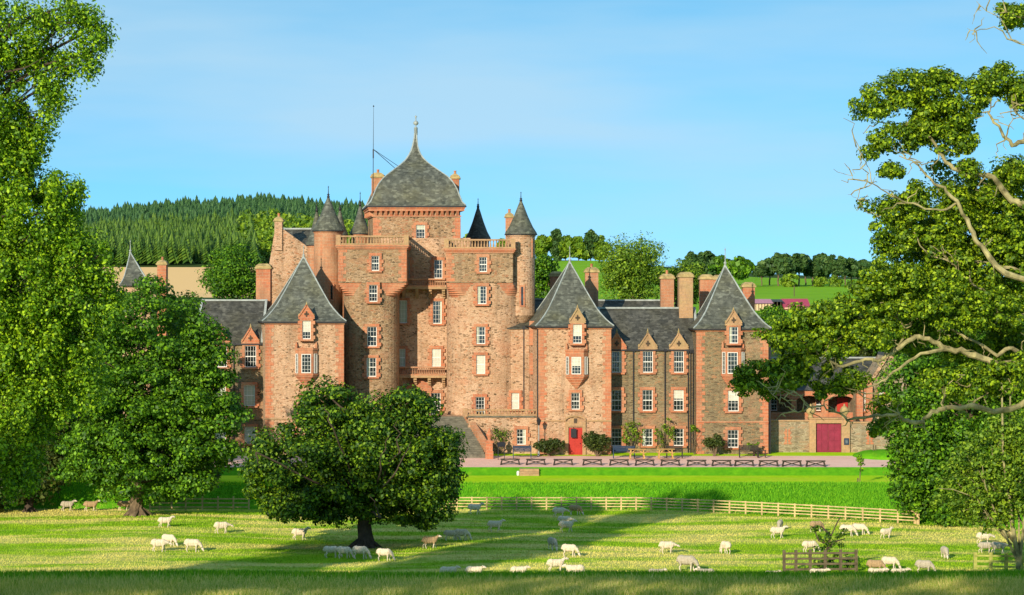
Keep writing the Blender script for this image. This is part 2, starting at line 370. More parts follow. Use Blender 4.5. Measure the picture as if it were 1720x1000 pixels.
CP = [-6000, -1000, 150, 300, 450, 600, 750, 900, 1000, 1100, 1265, 1400, 1700, 7000]
DR = [240, 265, 300, 400, 520, 560, 700, 850, 1100, 1450, 1700, 2000, 2300, 2600]
def col(y300, a): return a
TAB = {
 -6000: [600, 525, 510, 508, 492, 482, 465, 450, 438, 425, 412, 400], -1000: [600, 525, 510, 508, 492, 482, 465, 450, 436, 420, 405, 395],
 150: [600, 525, 512, 510, 504, 500, 492, 449, 432, 410, 388, 374], 300: [600, 525, 512, 510, 504, 500, 492, 449, 426, 400, 375, 359],
 450: [600, 525, 512, 510, 504, 500, 492, 449, 424, 395, 368, 350], 600: [600, 525, 510, 508, 490, 480, 466, 455, 432, 405, 378, 362],
 750: [600, 525, 508, 500, 485, 475, 460, 450, 440, 430, 420, 412], 900: [600, 520, 500, 495, 480, 465, 440, 438, 437, 437, 437, 437],
 1000: [600, 520, 500, 495, 475, 458, 438, 438, 438, 439, 439, 439], 1100: [600, 525, 508, 500, 480, 465, 450, 447, 447, 447, 447, 448],
 1265: [600, 550, 532, 522, 498, 482, 470, 462, 460, 459, 459, 459], 1400: [600, 550, 532, 522, 498, 482, 472, 467, 465, 465, 465, 465],
 1700: [600, 550, 532, 522, 498, 482, 472, 467, 465, 465, 465, 465], 7000: [600, 550, 532, 522, 498, 482, 472, 467, 465, 465, 465, 465]}
TA = np.array([TAB[c] for c in CP], float)
def fz(px, D):
    if D <= 265: return 0.0
    a = [np.interp(px, CP, TA[:, i]) for i in range(12)]
    zz = [0.0]+[CAMZ-(a[i]-500)*DR[i+2]/F for i in range(12)]
    return float(np.interp(D, DR[1:], zz))
FC = sorted(set([-6000, -4000, -2500, -1500, -1000, -600]+list(range(-300, 2001, 25))+[2500, 3500, 5000, 7000]))
FR = [240, 265, 280, 300, 330, 360, 400, 460, 520, 560, 620, 700, 770, 850, 950, 1100, 1250, 1450, 1700, 2000, 2300, 2600, 3200, 5000, 14000]
def fzz(px, D):
    if D <= 2600: return fz(px, D)
    z = fz(px, 2600); return z*{3200: 0.8, 5000: 0.25, 14000: 0.0}[D]
zb = {'hillside': MB(), 'stubble_field': MB(), 'green_field': MB()}
vv = [[(X(p, D), D, fzz(p, D)) for p in FC] for D in FR]
for i in range(len(FR)-1):
    for j in range(len(FC)-1):
        Dm = (FR[i]+FR[i+1])/2; pm = (FC[j]+FC[j+1])/2
        zn = 'hillside'
        if 850 <= Dm <= 1450 and pm < 720: zn = 'stubble_field'
        if 400 <= Dm <= 1200 and pm > 840: zn = 'green_field'
        zb[zn].quad(vv[i][j], vv[i][j+1], vv[i+1][j+1], vv[i+1][j])
for k_, m_ in (('hillside', 'hill'), ('stubble_field', 'stubble'), ('green_field', 'field')):
    o = zb[k_].build(k_, M[m_], smooth=False); o['kind'] = 'structure'

# ------------------------------------------------------------------ castle
castle = thing('castle', (0, 225, 0), 'great red and cream sandstone castle with ogee-roofed keep, turrets and pyramid-roofed pavilions', 'castle')
GZ = -0.6
def part(name, mb, m, parent=castle, smooth=False, label=None):
    o = mb.build(name, m, parent, smooth)
    if label: o['label'] = label
    return o
def window(cx, t_, b_, wpx, D, cols=3, rows=4, blind=0.0, parent=castle, surround=True, bm='blind', sm='red', proud=0.19, ang=0.0, sill=True):
    """sash window: stone surround (part) > sash, glass, blind"""
    hw = wpx/2*D/F; x = X(cx, D); z1 = Z(t_, D); z0 = Z(b_, D); s = MB()
    yb = D+0.6; yf = D-proud
    if surround:
        jw = 0.24
        s.box(x-hw-jw, x+hw+jw, yf-0.02, yb, z1, z1+0.26)                     # lintel
        s.box(x-hw-jw-0.04, x+hw+jw+0.04, yf-0.06, yb, z0-0.17, z0)           # sill
        n = max(3, int((z1-z0)/0.32)); dz = (z1-z0)/n
        for i in range(n):
            e = 0.0 if i % 2 else 0.17; pr = 0.0 if i % 2 else 0.015
            s.box(x-hw-jw-e, x-hw, yf+pr, yb, z0+i*dz+0.006, z0+(i+1)*dz-0.006); s.box(x+hw, x+hw+jw+e, yf+pr, yb, z0+i*dz+0.006, z0+(i+1)*dz-0.006)
    else:
        jw = 0.05
        s.box(x-hw-jw, x+hw+jw, yf, yb, z1, z1+jw); s.box(x-hw-jw, x+hw+jw, yf, yb, z0-jw, z0)
        s.box(x-hw-jw, x-hw, yf, yb, z0, z1); s.box(x+hw, x+hw+jw, yf, yb, z0, z1)
    win = part('window', s, M[sm], parent)
    yg = D-0.012
    g = MB(); g.box(x-hw, x+hw, yg, yg+0.03, z0, z1); part('glass', g, M['glass'], win)
    f = MB(); fw = 0.06; y0, y1 = yg-0.055, yg-0.003
    f.box(x-hw, x+hw, y0, y1, z0, z0+fw*1.3); f.box(x-hw, x+hw, y0, y1, z1-fw, z1)
    f.box(x-hw, x-hw+fw, y0, y1, z0+fw*1.3, z1-fw); f.box(x+hw-fw, x+hw, y0, y1, z0+fw*1.3, z1-fw)
    for i in range(1, cols):
        xx = x-hw+2*hw*i/cols; f.box(xx-0.012, xx+0.012, y0+0.012, y1, z0+fw*1.3, z1-fw)
    for i in range(1, rows):
        zz = z0+(z1-z0)*i/rows; t2 = 0.04 if i*2 == rows else 0.012
        f.box(x-hw+fw, x+hw-fw, y0+0.006, y1-0.004, zz-t2, zz+t2)
    part('sash', f, M['white'], win)
    if blind == 0 and cols > 1 and random.random() < 0.4:
        q = random.choice((-1, 1)); dw = hw*random.uniform(0.35, 0.6); c_ = MB(); xa = x+q*hw-(dw if q > 0 else 0)
        c_.box(xa, xa+dw, yg-0.016, yg-0.001, z0+0.08, z1-0.05); part('curtain', c_, M['shutter'], win)
    if blind > 0:
        bl = MB(); bl.box(x-hw+0.04, x+hw-0.04, yg-0.022, yg-0.002, z1-(z1-z0)*blind, z1-0.03); part('blind', bl, M[bm], win)
    return win
def slit(cx, t_, b_, D, wpx=3.5, parent=castle, sm='red'):
    hw = wpx/2*D/F; x = X(cx, D); z1 = Z(t_, D); z0 = Z(b_, D); s = MB(); j = 0.16; yf = D-0.07; yb = D+0.5
    s.box(x-hw-j, x+hw+j, yf, yb, z1, z1+j); s.box(x-hw-j, x+hw+j, yf, yb, z0-j, z0)
    s.box(x-hw-j, x-hw, yf+.003, yb, z0, z1); s.box(x+hw, x+hw+j, yf+.003, yb, z0, z1)
    w_ = part('slit_window', s, M[sm], parent)
    g = MB(); g.box(x-hw, x+hw, D-0.02, D+0.3, z0, z1); part('glass', g, M['glass'], w_)
def quoins(x, D, z0, z1, side, m='red', depth=0.5, sx=0):
    """alternating corner blocks; side=-1: corner at left end of the wall"""
    s = MB(); z = z0; i = 0
    while z < z1-0.1:
        h = min(0.34, z1-z); l = 0.75 if i % 2 == 0 else 0.48; d = 0.48 if i % 2 == 0 else 0.75
        l += random.uniform(-0.06, 0.06)
        a = x-0.03 if side < 0 else x-l; c = x+l if side < 0 else x+0.03
        s.box(a, c, D-0.03, D+d, z+0.006, z+h-0.006); z += h; i += 1
    part('quoins', s, M[m])
PYR = [(0, 1.0), (0.04, 0.92), (0.096, 0.83), (0.18, 0.72), (0.27, 0.62), (0.447, 0.465), (0.62, 0.32), (0.80, 0.175), (0.93, 0.065), (1.0, 0.012)]
def hip_roof(fp, zb_, apex, prof, name='roof', m='slate', over=0.28, lead=True, gut=True):
    """fp: 4 corners (x,y) ; rings shrink towards apex following prof"""
    cx = sum(p[0] for p in fp)/4; cy = sum(p[1] for p in fp)/4; ax, ay, az = apex
    fpo = []
    for p in fp:
        dx, dy = p[0]-cx, p[1]-cy
        fpo.append((p[0]+over*(1 if dx > 0 else -1), p[1]+over*(1 if dy > 0 else -1)))
    rs = [[(p[0], p[1], zb_) for p in fpo]]
    for tt, ww in prof:
        rs.append([(ax*(tt)+cx*(1-tt)+(p[0]-cx)*ww, ay*tt+cy*(1-tt)+(p[1]-cy)*ww, zb_+0.1+(az-zb_-0.1)*tt) for p in fpo])
    s = MB(); s.rings(rs); o = part(name, s, M[m])
    if lead:
        h = MB()
        for j in range(4): h.tube([rs[i][j] for i in range(1, len(rs))], [0.075*random.uniform(.7, 1.1) for i in range(1, len(rs))], 6)
        part('hip_lead', h, M['lead'], o)
    if gut:
        g = MB()
        for j in range(4):
            a, b_ = rs[0][j], rs[0][(j+1) % 4]; g.bar((a[0], a[1], zb_-0.02), (b_[0], b_[1], zb_-0.02), 0.14, 0.12)
        part('gutter', g, M['iron'], o)
    return o
def finial(x, y, z, h, parent, m='lead', r=0.1):
    s = MB(); s.lathe(x, y, [(r*1.3, z-0.25), (r*1.5, z), (r*0.7, z+h*0.1), (r*1.7, z+h*0.16), (r*0.5, z+h*0.24), (r*0.28, z+h*0.8), (r*0.7, z+h*0.86), (r*0.2, z+h*0.93), (0.012, z+h)], 8)
    part('finial', s, M[m], parent, True)
def pediment(cx, D, ybase, yapex, wpx, depth=1.4, fin=9, m='red', parent=castle):
    x = X(cx, D); zb_ = Z(ybase, D); za = Z(yapex, D); hw = wpx/2*D/F; s = MB(); y0 = D-0.16
    s.rings([[(x-hw, y, zb_+0.16), (x+hw, y, zb_+0.16), (x+hw*0.93, y, zb_+0.3), (x+0.06, y, za), (x-0.06, y, za), (x-hw*0.93, y, zb_+0.3)] for y in (y0, y0+0.35)])
    s.box(x-hw-0.07, x+hw+0.07, y0-0.06, y0+0.37, zb_, zb_+0.16)
    s.bar((x-hw-0.05, y0-0.03, zb_+0.2), (x, y0-0.03, za+0.08), 0.14, 0.12); s.bar((x+hw+0.05, y0-0.03, zb_+0.2), (x, y0-0.03, za+0.08), 0.14, 0.12)
    g = part('dormer_gable', s, M[m], parent)
    c = MB(); zc = zb_+(za-zb_)*0.38                                        # dark carved flower in the gable
    for a in range(4): c.obox((x+0.13*math.cos(a*math.pi/2), y0-0.02), 0.07, 0.04, zc+0.13*math.sin(a*math.pi/2)-0.08, zc+0.13*math.sin(a*math.pi/2)+0.08, 0)
    c.box(x-0.035, x+0.035, y0-0.05, y0+0.02, zc-0.26, zc+0.26); part('carving', c, M['bark_dark'], g)
    r = MB(); r.rings([[(x-hw-0.08, y, zb_+0.02), (x, y, za-0.05), (x+hw+0.08, y, zb_+0.02)][::-1] for y in (y0+0.36, y0+depth)])
    part('dormer_roof', r, M['slate_dark'], g)
    f = MB(); H = fin*D/F
    f.lathe(x, y0+0.17, [(0.1, za-0.1), (0.14, za+0.05), (0.06, za+H*0.3), (0.12, za+H*0.45), (0.05, za+H*0.6), (0.02, za+H)], 6)
    f.lathe(x-hw+0.02, y0+0.1, [(0.09, zb_+0.2), (0.11, zb_+0.38), (0.03, zb_+0.5)], 6); f.lathe(x+hw-0.02, y0+0.1, [(0.09, zb_+0.2), (0.11, zb_+0.38), (0.03, zb_+0.5)], 6)
    part('finial', f, M['lichen'], g)
    cb = MB(); cb.box(x-hw+0.05, x+hw-0.05, D+0.03, y0+depth, zb_-1.0, zb_); part('dormer_cheek', cb, M[m], g)
def oriel(cx, D, yt, yb, wpx, wc, wt, wb, blind, round_corbel=False, ycor=20):
    x = X(cx, D); z1 = Z(yt, D); z0 = Z(yb, D); hw = wpx/2*D/F; pr = 0.75
    fpb = lambda k: [(x-hw*k, D+0.3), (x-hw*k, D-pr*0.25*k), (x-hw*0.62*k, D-pr*k), (x+hw*0.62*k, D-pr*k), (x+hw*k, D-pr*0.25*k), (x+hw*k, D+0.3)]
    s = MB(); s.prism(fpb(1.0), z0, z1)
    s.prism(fpb(1.06), z1, z1+0.18); s.prism(fpb(1.06), z0-0.14, z0); s.prism(fpb(1.04), Z(wb, D)-0.12, Z(wb, D)-0.02)
    H = ycor*D/F; n = 7
    for i in range(n):
        k = (1-i/n)**(0.5 if round_corbel else 0.9); s.prism(fpb(max(0.06, k*0.98)), z0-0.14-H*(i+1)/n, z0-0.14-H*i/n-0.004)
    for sx in (-1, 1): s.lathe(x+sx*hw*0.9, D-0.2, [(0.1, z1+0.18), (0.13, z1+0.4), (0.04, z1+0.75)], 6)
    o = part('oriel', s, M['red'])
    Dw = D-pr; window(cx-0.5, wt, wb, wc, Dw, 3, 5, blind, castle, False, proud=0.06)
    # canted side lights
    for sx in (-1, 1):
        a = Vector((x+sx*hw*0.62, D-pr, 0)); b_ = Vector((x+sx*hw, D-pr*0.25, 0)); n_ = Vector(((b_-a).y*sx, -(b_-a).x*sx, 0)).normalized()
        if n_.y > 0: n_ = -n_
        p0 = a.lerp(b_, 0.25)+n_*0.02; p1 = a.lerp(b_, 0.8)+n_*0.02; zt, zb2 = Z(wt, Dw), Z(wb, Dw)
        g = MB(); g.rings([[(p0.x, p0.y, z), (p1.x, p1.y, z), (p1.x-n_.x*.1, p1.y-n_.y*.1, z), (p0.x-n_.x*.1, p0.y-n_.y*.1, z)] for z in (zb2, zt)])
        wi = part('side_light', g, M['glass'], o)
        f = MB()
        for p in (p0, p1, p0.lerp(p1, 0.5)): f.bar((p.x+n_.x*.02, p.y+n_.y*.02, zb2), (p.x+n_.x*.02, p.y+n_.y*.02, zt), 0.05 if p != p0.lerp(p1, .5) else 0.02)
        for q in range(6):
            zz = zb2+(zt-zb2)*q/5; f.bar((p0.x+n_.x*.02, p0.y+n_.y*.02, zz), (p1.x+n_.x*.02, p1.y+n_.y*.02, zz), 0.05 if q in (0, 5) else 0.018)
        part('sash', f, M['white'], o)
def chimney(x0, x1, yt, yb, D, m='turret', depth=1.3, caps=2, pots=1):
    s = MB(); a, c = X(x0, D), X(x1, D); z1 = Z(yt, D); z0 = Z(yb, D)
    s.box(a, c, D, D+depth, z0-1.5, z1-0.5)
    o = part('chimney', s, M[m])
    k = MB(); k.box(a-0.12, c+0.12, D-0.12, D+depth+0.12, z1-0.5, z1-0.34); k.box(a-0.04, c+0.04, D-0.04, D+depth+0.04, z1-0.34, z1-0.22)
    k.rings([[(a-0.06, D-0.06, z1-0.22), (c+0.06, D-0.06, z1-0.22), (c+0.06, D+depth+0.06, z1-0.22), (a-0.06, D+depth+0.06, z1-0.22)],
             [(a+0.25, D+0.25, z1), (c-0.25, D+0.25, z1), (c-0.25, D+depth-0.25, z1), (a+0.25, D+depth-0.25, z1)]])
    part('chimney_cap', k, M['lichen'], o)
    for i in range(pots):
        p = MB(); xx = a+(c-a)*(i+1)/(pots+1); p.lathe(xx, D+depth/2, [(0.13, z1-0.02), (0.12, z1+0.25), (0.15, z1+0.3), (0.14, z1+0.34)], 8); part('chimney_pot', p, M['red'], o)
def pipe(cx, yt, yb, D, r=0.06):
    s = MB(); s.tube([(X(cx, D), D-0.1, Z(yt, D)), (X(cx, D), D-0.1, max(-0.3, Z(yb, D)))], r, 6)
    s.box(X(cx, D)-0.13, X(cx, D)+0.13, D-0.22, D, Z(yt, D)-0.05, Z(yt, D)+0.2); part('downpipe', s, M['iron'])
def string(x0, x1, y, D, h=0.14, m='red'):
    s = MB(); s.box(X(x0, D)-0.05, X(x1, D)+0.05, D-0.09, D+0.2, Z(y, D)-h/2, Z(y, D)+h/2); part('string_course', s, M[m])
def bal(p0, p1, z0, z1, n, name='balustrade', m='buff', parent=castle, posts=True):
    """stone balustrade from p0 to p1 (x,y); z may differ at the ends"""
    s = MB(); za0, za1 = z0 if hasattr(z0, '__len__') else (z0, z0); zb0, zb1 = z1 if hasattr(z1, '__len__') else (z1, z1)
    a = Vector((p0[0], p0[1], 0)); b_ = Vector((p1[0], p1[1], 0))
    s.bar((a.x, a.y, za0+0.07), (b_.x, b_.y, za1+0.07), 0.3, 0.14); s.bar((a.x, a.y, zb0-0.07), (b_.x, b_.y, zb1-0.07), 0.32, 0.14)
    for i in range(n):
        u = (i+0.5)/n; p = a.lerp(b_, u); l = za0+(za1-za0)*u+0.14; h = zb0+(zb1-zb0)*u-0.14
        r = min(0.1, 0.3*(b_-a).length/n)
        s.lathe(p.x, p.y, [(r*0.8, l), (r, l+(h-l)*0.3), (r*0.45, l+(h-l)*0.7), (r*0.8, h)], 6)
    if posts:
        q_ = 0.2+0.013*(len(bpy.data.objects) % 3); z_q = 0.05+0.007*(len(bpy.data.objects) % 4)
        for p, l, h in ((a, za0, zb0), (b_, za1, zb1)): s.box(p.x-q_, p.x+q_, p.y-q_, p.y+q_, l-z_q, h+z_q)
    return part(name, s, M[m], parent)
def rrect(cx, cy, hx, hy, r, n=6):
    pts = []
    for sx, sy, a0 in ((1, -1, -90), (1, 1, 0), (-1, 1, 90), (-1, -1, 180)):
        for i in range(n+1):
            a = R(a0+90*i/n); pts.append((cx+sx*(hx-r)+r*math.cos(a), cy+sy*(hy-r)+r*math.sin(a)))
    return pts
def px_fp(lst): return [(X(p, D), D) for p, D in lst]

# --- pavilion towers with concave pyramid roofs
def pavilion(fl, fr, bl, br, Df, Db, ye, apexpx, yap, wm, yfin):
    fp = [(X(fl, Df), Df), (X(fr, Df), Df), (X(br, Db), Db), (X(bl, Db), Db)]
    ze = Z(ye, Df); s = MB(); s.prism(fp, GZ, ze); part('pavilion_wall', s, M[wm])
    Dm = (Df+Db)/2; ap = (X(apexpx, Dm), Dm, Z(yap, Dm))
    o = hip_roof(fp, ze, ap, PYR, 'pavilion_roof'); finial(ap[0], ap[1], ap[2], (yap-yfin)*Dm/F, o)
    c = MB(); c.prism([(p[0]+(0.12 if p[0] > ap[0] else -0.12), p[1]+(0.12 if p[1] > Dm else -0.12)) for p in fp], ze-0.22, ze-0.03); part('eaves_cornice', c, M['red'])
    quoins(fp[0][0], Df, 0, ze-0.25, -1); quoins(fp[1][0], Df, 0, ze-0.25, 1)
    return ap
pavilion(446, 577, 436, 560, 218.5, 226, 541, 510, 432, 'harl', 412)
pavilion(905, 1026, 879, 1004, 218.5, 226.5, 549, 957, 441, 'harl', 413)
pavilion(1170, 1290, 1155, 1266, 219.0, 226, 553, 1218, 447, 'brown', 415)
D = 218.5
window(515, 539, 570, 14, D-0.4, 3, 5, 0.6, sm='red'); pediment(515, D-0.4, 536, 514, 25, 2.6, 7)
oriel(515, D, 588, 628, 37, 16, 595, 627, 0.0)
window(487, 716, 734, 11, D, 2, 3); window(513, 666, 696, 15, D); window(540, 716, 740, 14, D)
string(446, 577, 704, D, 0.12, 'buff')
window(969.5, 545, 577, 15, D-0.4, 3, 5, 0.62); pediment(970, D-0.4, 543, 519, 25, 2.6, 7, 'buff')
oriel(968.5, D, 590, 630, 37, 16, 600, 629, 0.52)
window(966.5, 660, 688, 14, D, 3, 4); string(905, 950, 707, D, 0.14, 'buff'); string(984, 1026, 707, D, 0.14, 'buff')
# door with arched hood
def arch_hood(cx, D, y0, y1, wpx):
    x = X(cx, D); hw = wpx/2*D/F; s = MB(); pts = []
    for i in range(13):
        a = math.pi*i/12; pts.append((x-hw*math.cos(a), D-0.12, Z(y1, D)+(Z(y0, D)-Z(y1, D))*math.sin(a)**0.9))
    s.tube(pts, 0.11, 6); part('hood_mould', s, M['buff'])
arch_hood(966.5, D, 699, 707, 34)
s = MB(); x = X(966.5, D); s.box(x-0.95, x-0.64, D-0.16, D+0.4, -0.1, Z(717, D)); s.box(x+0.64, x+0.95, D-0.16, D+0.4, -0.1, Z(717, D)); s.box(x-0.95, x+0.95, D-0.18, D+0.4, Z(717, D), Z(708, D))
s.rings([[(x-0.8, y, Z(708, D)), (x+0.8, y, Z(708, D)), (x, y, Z(700, D))] for y in (D-0.12, D+0.1)])
ds = part('door_surround', s, M['buff'])
s = MB(); s.box(x-0.64, x+0.64, D-0.03, D+0.1, -0.1, Z(719, D))
for i in range(2):
    for j in range(3): s.box(x-0.55+i*0.6, x-0.05+i*0.6, D-0.055, D-0.02, 0.12+j*0.72, 0.72+j*0.72)
dr = part('door', s, M['reddoor']); s = MB(); s.lathe(x+0.45, D-0.08, [(0.03, 0.95), (0.05, 1.0), (0.03, 1.05)], 6); part('handle', s, M['iron'], dr)
s = MB(); s.box(x-0.42, x+0.08, D-0.36, D-0.3, Z(735, D), Z(720, D)); s.box(x-0.36, x+0.02, D-0.37, D-0.355, Z(728, D)+0.1, Z(727, D)+0.16); s.bar((x-0.17, D-0.33, Z(720, D)), (x-0.17, D-0.05, Z(718, D)), 0.03); part('hanging_sign', s, M['iron'])
s = MB(); s.box(x-0.14, x+0.14, D-0.2, D-0.14, Z(711, D), Z(703, D)); part('carving', s, M['bark_dark'])
pipe(903, 549, 705, 218.9); pipe(880, 552, 692, 222.2)
# slits seen on the pavilion's left face
for (a_, b_) in ((543, 580), (597, 629), (660, 692)):
    Dl = 222.0; xl = X(892, Dl)
    s = MB(); s.box(xl-0.16, xl+0.3, Dl-0.5, Dl-0.3, Z(b_, Dl), Z(a_, Dl)); s.box(xl-0.16, xl+0.3, Dl+0.3, Dl+0.5, Z(b_, Dl), Z(a_, Dl)); s.box(xl-0.16, xl+0.3, Dl-0.5, Dl+0.5, Z(a_, Dl), Z(a_, Dl)+0.2)
    o = part('slit_window', s, M['red']); s = MB(); s.box(xl-0.1, xl+0.3, Dl-0.3, Dl+0.3, Z(b_, Dl), Z(a_, Dl)); part('blind', s, M['blind'], o)
D = 219.0
window(1232, 549, 577, 15, D-0.4, 3, 4, 0); pediment(1232, D-0.4, 547, 523, 26, 2.6, 7, 'buff')
oriel(1231, D, 588, 629, 38, 17, 592, 628, 0, True, 18)
window(1231.5, 656, 691, 18, D, 3, 5, 0.5); window(1231, 722, 752, 18, D, 3, 4, 0); string(1170, 1290, 709, D, 0.12, 'red')
pipe(1293, 560, 765, 219.4, 0.09); pipe(1172-2.5, 556, 765, 219.2, 0.05)

# --- left wing
D = 222.0
s = MB(); s.box(X(330, D), X(447, D), D, D+8, GZ, Z(577, D)); part('wing_wall', s, M['brown'])
def gable_roof(x0, x1, D, ye, yr, depth, dr, m='slate_dark', over=0.15):
    a, c = X(x0, D), X(x1, D); ze = Z(ye, D); Dr = D+dr; zr = Z(yr, Dr); s = MB()
    s.rings([[(xx, D-over, ze-0.12), (xx, D-over, ze), (xx, Dr, zr), (xx, Dr+(depth-dr), ze), (xx, Dr+(depth-dr), ze-0.12)] for xx in (a, c)])
    o = part('wing_roof', s, M[m]); l = MB(); l.bar((a, Dr, zr+0.03), (c, Dr, zr+0.03), 0.3, 0.16)
    for xx in (a, c): l.bar((xx, D-over, ze+0.08), (xx, Dr, zr+0.08), 0.22, 0.14)
    part('ridge_lead', l, M['lead'], o)
    g = MB(); g.bar((a, D-over-0.05, ze-0.08), (c, D-over-0.05, ze-0.08), 0.13, 0.13); part('gutter', g, M['iron'], o); return o
gable_roof(330, 440, D, 577, 505, 8, 4.0)
for cx in (371, 420):
    window(cx+1, 581, 617, 19, D, 4, 4, 0); pediment(cx+1, D, 578, 552, 28, 2.6, 8)
    window(cx-1, 647, 682, 19, D, 3, 4, 0.96, bm='shutter'); window(cx, 717, 745, 18, D, 3, 4, 0.9)
string(330, 446, 704, D, 0.12, 'brown'); pipe(393, 580, 760, D); pipe(443, 580, 760, D, .05)
chimney(430, 454, 443, 530, 226.5, 'red', 1.6, pots=0)

# --- older blocks behind on the left
D = 236.0
s = MB(); a, c = X(455, D), X(480, D)
s.rings([[(a, y, GZ), (c+4, y, GZ), (c+4, y, Z(437, D)), (X(474, D), y, Z(384, D)), (X(462, D), y, Z(384, D)), (X(452, D), y, Z(445, D))] for y in (D, D+0.8)]); part('gable_wall', s, M['harl'])
s = MB(); s.box(X(472, D), X(560, D), D+0.85, D+9, GZ, Z(437, D)); part('rear_wall', s, M['rubble'])
gable_roof(470, 560, D+0.85, 437, 385, 9, 4.5); chimney(461, 474, 364, 395, D-0.2, 'harl', 1.2)
# --- round stair turret at left
def turret(px, D, r, yt, yb, ycone, yfin, wall='turret', roof='slate', bot=None):
    x = X(px, D); y = D; rr = r*D/F; zt = Z(yt, D); zb_ = Z(yb, D) if yb else GZ; s = MB()
    prof = [(rr, zb_), (rr, zt-0.25), (rr*1.06, zt-0.25), (rr*1.06, zt)]
    if bot: prof = [(rr*0.1, zb_-bot*D/F), (rr*0.45, zb_-bot*0.55*D/F), (rr*0.75, zb_-bot*0.25*D/F)]+prof
    s.lathe(x, y, prof, 28); part('turret_wall', s, M[wall], smooth=False)
    za = Z(ycone, D); s = MB(); H = za-zt
    s.lathe(x, y, [(rr*1.16, zt-0.05), (rr*1.13, zt+H*0.03), (rr*0.86, zt+H*0.2), (rr*0.52, zt+H*0.5), (rr*0.24, zt+H*0.8), (rr*0.08, zt+H*0.96), (0.03, za)], 24)
    o = part('turret_roof', s, M[roof]); finial(x, y, za, (ycone-yfin)*D/F, o, 'iron', 0.09)
    g = MB(); g.lathe(x, y, [(rr*1.18, zt-0.12), (rr*1.18, zt-0.04)], 24); part('gutter', g, M['iron'], o)
turret(551.5, 226.6, 24, 387, None, 330, 312)
slit(543, 398, 426, 225.4); slit(557, 480, 503, 225.3)
turret(532, 233, 16, 411, None, 352, 338, roof='slate'); turret(571, 236, 12, 395, None, 350, 340)
turret(605, 238, 15, 392, 440, 343, 322); turret(803, 236, 18.5, 401, 460, 346, 333, roof='slate_dark')
# --- keep: corbelled cap-houses on rounded towers
def drum(cx, hxpx, capcx, caphx, Df, hy, ybodytop, ycap, wall, capwall):
    k = Df/F; z_b = Z(ybodytop, Df); z_c = Z(ycap, Df); cy = Df+0.12+hy
    hx = hxpx*k; chx = caphx*k; s = MB(); s.prism(rrect(X(cx, Df), cy, hx, hy, min(hx, hy)*0.78, 8), GZ, z_b+25*k+0.01); part('tower_wall', s, M[wall], smooth=False)
    n = 7; c = MB(); z2 = z_b+25*k
    for i in range(n):
        u = (i+1)/n
        c.prism(rrect(X(cx, Df)*(1-u)+X(capcx, Df)*u, cy, hx+(chx-hx)*u-0.3*(1-u)**1.2, hy-0.03-0.3*(1-u)**1.2, min(hx, hy)*0.6*(1-u)**1.3+0.06, 8), z_b+(z2-z_b)*i/n, z_b+(z2-z_b)*(i+1)/n-0.004)
    part('corbels', c, M['red'])
    s = MB(); s.prism(rrect(X(capcx, Df), cy, chx, hy+0.12, 0.06, 1), z2, z_c); part('cap_house_wall', s, M[capwall])
    c = MB()
    for i, e in enumerate((0.1, 0.2, 0.28)): c.prism(rrect(X(capcx, Df), cy, chx+e, hy+0.12+e, 0.05, 1), z_c+i*0.14-0.3, z_c+i*0.14-0.164)
    part('cornice', c, M['red'])
    return X(capcx, Df)-chx, X(capcx, Df)+chx, Df, z_c
x0, x1, Dc, zc = drum(621, 46, 625.5, 57, 223.0, 3.4, 500, 414, 'rubble', 'rubble')
zt = Z(396, Dc)
bal((x0, Dc-0.05), (x1, Dc-0.05), zc+0.13, zt, 22); bal((x1, Dc-0.05), (x1, Dc+6.5), zc+0.13, zt, 16); bal((x0, Dc-0.05), (x0, Dc+3), zc+0.13, zt, 8)
quoins(x1, Dc, Z(473, Dc), zc-0.3, 1); quoins(x0, Dc, Z(473, Dc), zc-0.3, -1, 'red')
window(630.5, 430, 455, 13, Dc, 3, 4, 0); window(627, 479, 507, 14, Dc, 3, 4, 0); window(625, 549, 582, 16, 223.1, 3, 4, 0); window(624, 601, 633, 16, 223.1, 3, 4, 0)
x0, x1, Dc, zc = drum(815, 66, 806, 56, 223.0, 3.8, 500, 420, 'harl', 'rubble')
zt = Z(402, Dc)
bal((x0, Dc-0.05), (x1, Dc-0.05), zc+0.13, zt, 22); bal((x0, Dc-0.05), (x0, Dc+6.5), zc+0.13, zt, 16)
quoins(x0, Dc, Z(473, Dc), zc-0.3, -1)
window(811.5, 432, 457, 13, Dc, 3, 4, 0); window(809.5, 481, 511, 15, Dc, 3, 5, 0.0); window(807.5, 549, 578, 15, 223.1, 3, 4, 0)
window(807.5, 597, 628, 15, 223.1, 3, 4, 0.96); window(806.5, 667, 698, 15, 223.1, 3, 5, 0)
turret(875, 225.2, 23.5, 393, 530, 336, 322, bot=26, wall='harl'); slit(890, 404, 430, 224.4); slit(877, 482, 513, 223.9)
s = MB(); D = 223.6; s.box(X(850, D), X(906, D), D, D+8, GZ, Z(551, D)); part('link_wall', s, M['harl'])
window(865.5, 660, 688, 13, D, 2, 4, 0.97); s = MB()
s.rings([[(X(850, D), y, Z(551, D)-0.1), (X(906, D), y, Z(551, D)-0.1), (X(906, D), y, z)] + [(X(850, D), y, z)] for y, z in ((D-0.2, Z(551, D)), (D+4, Z(520, D)))]); part('link_roof', s, M['slate_dark'])
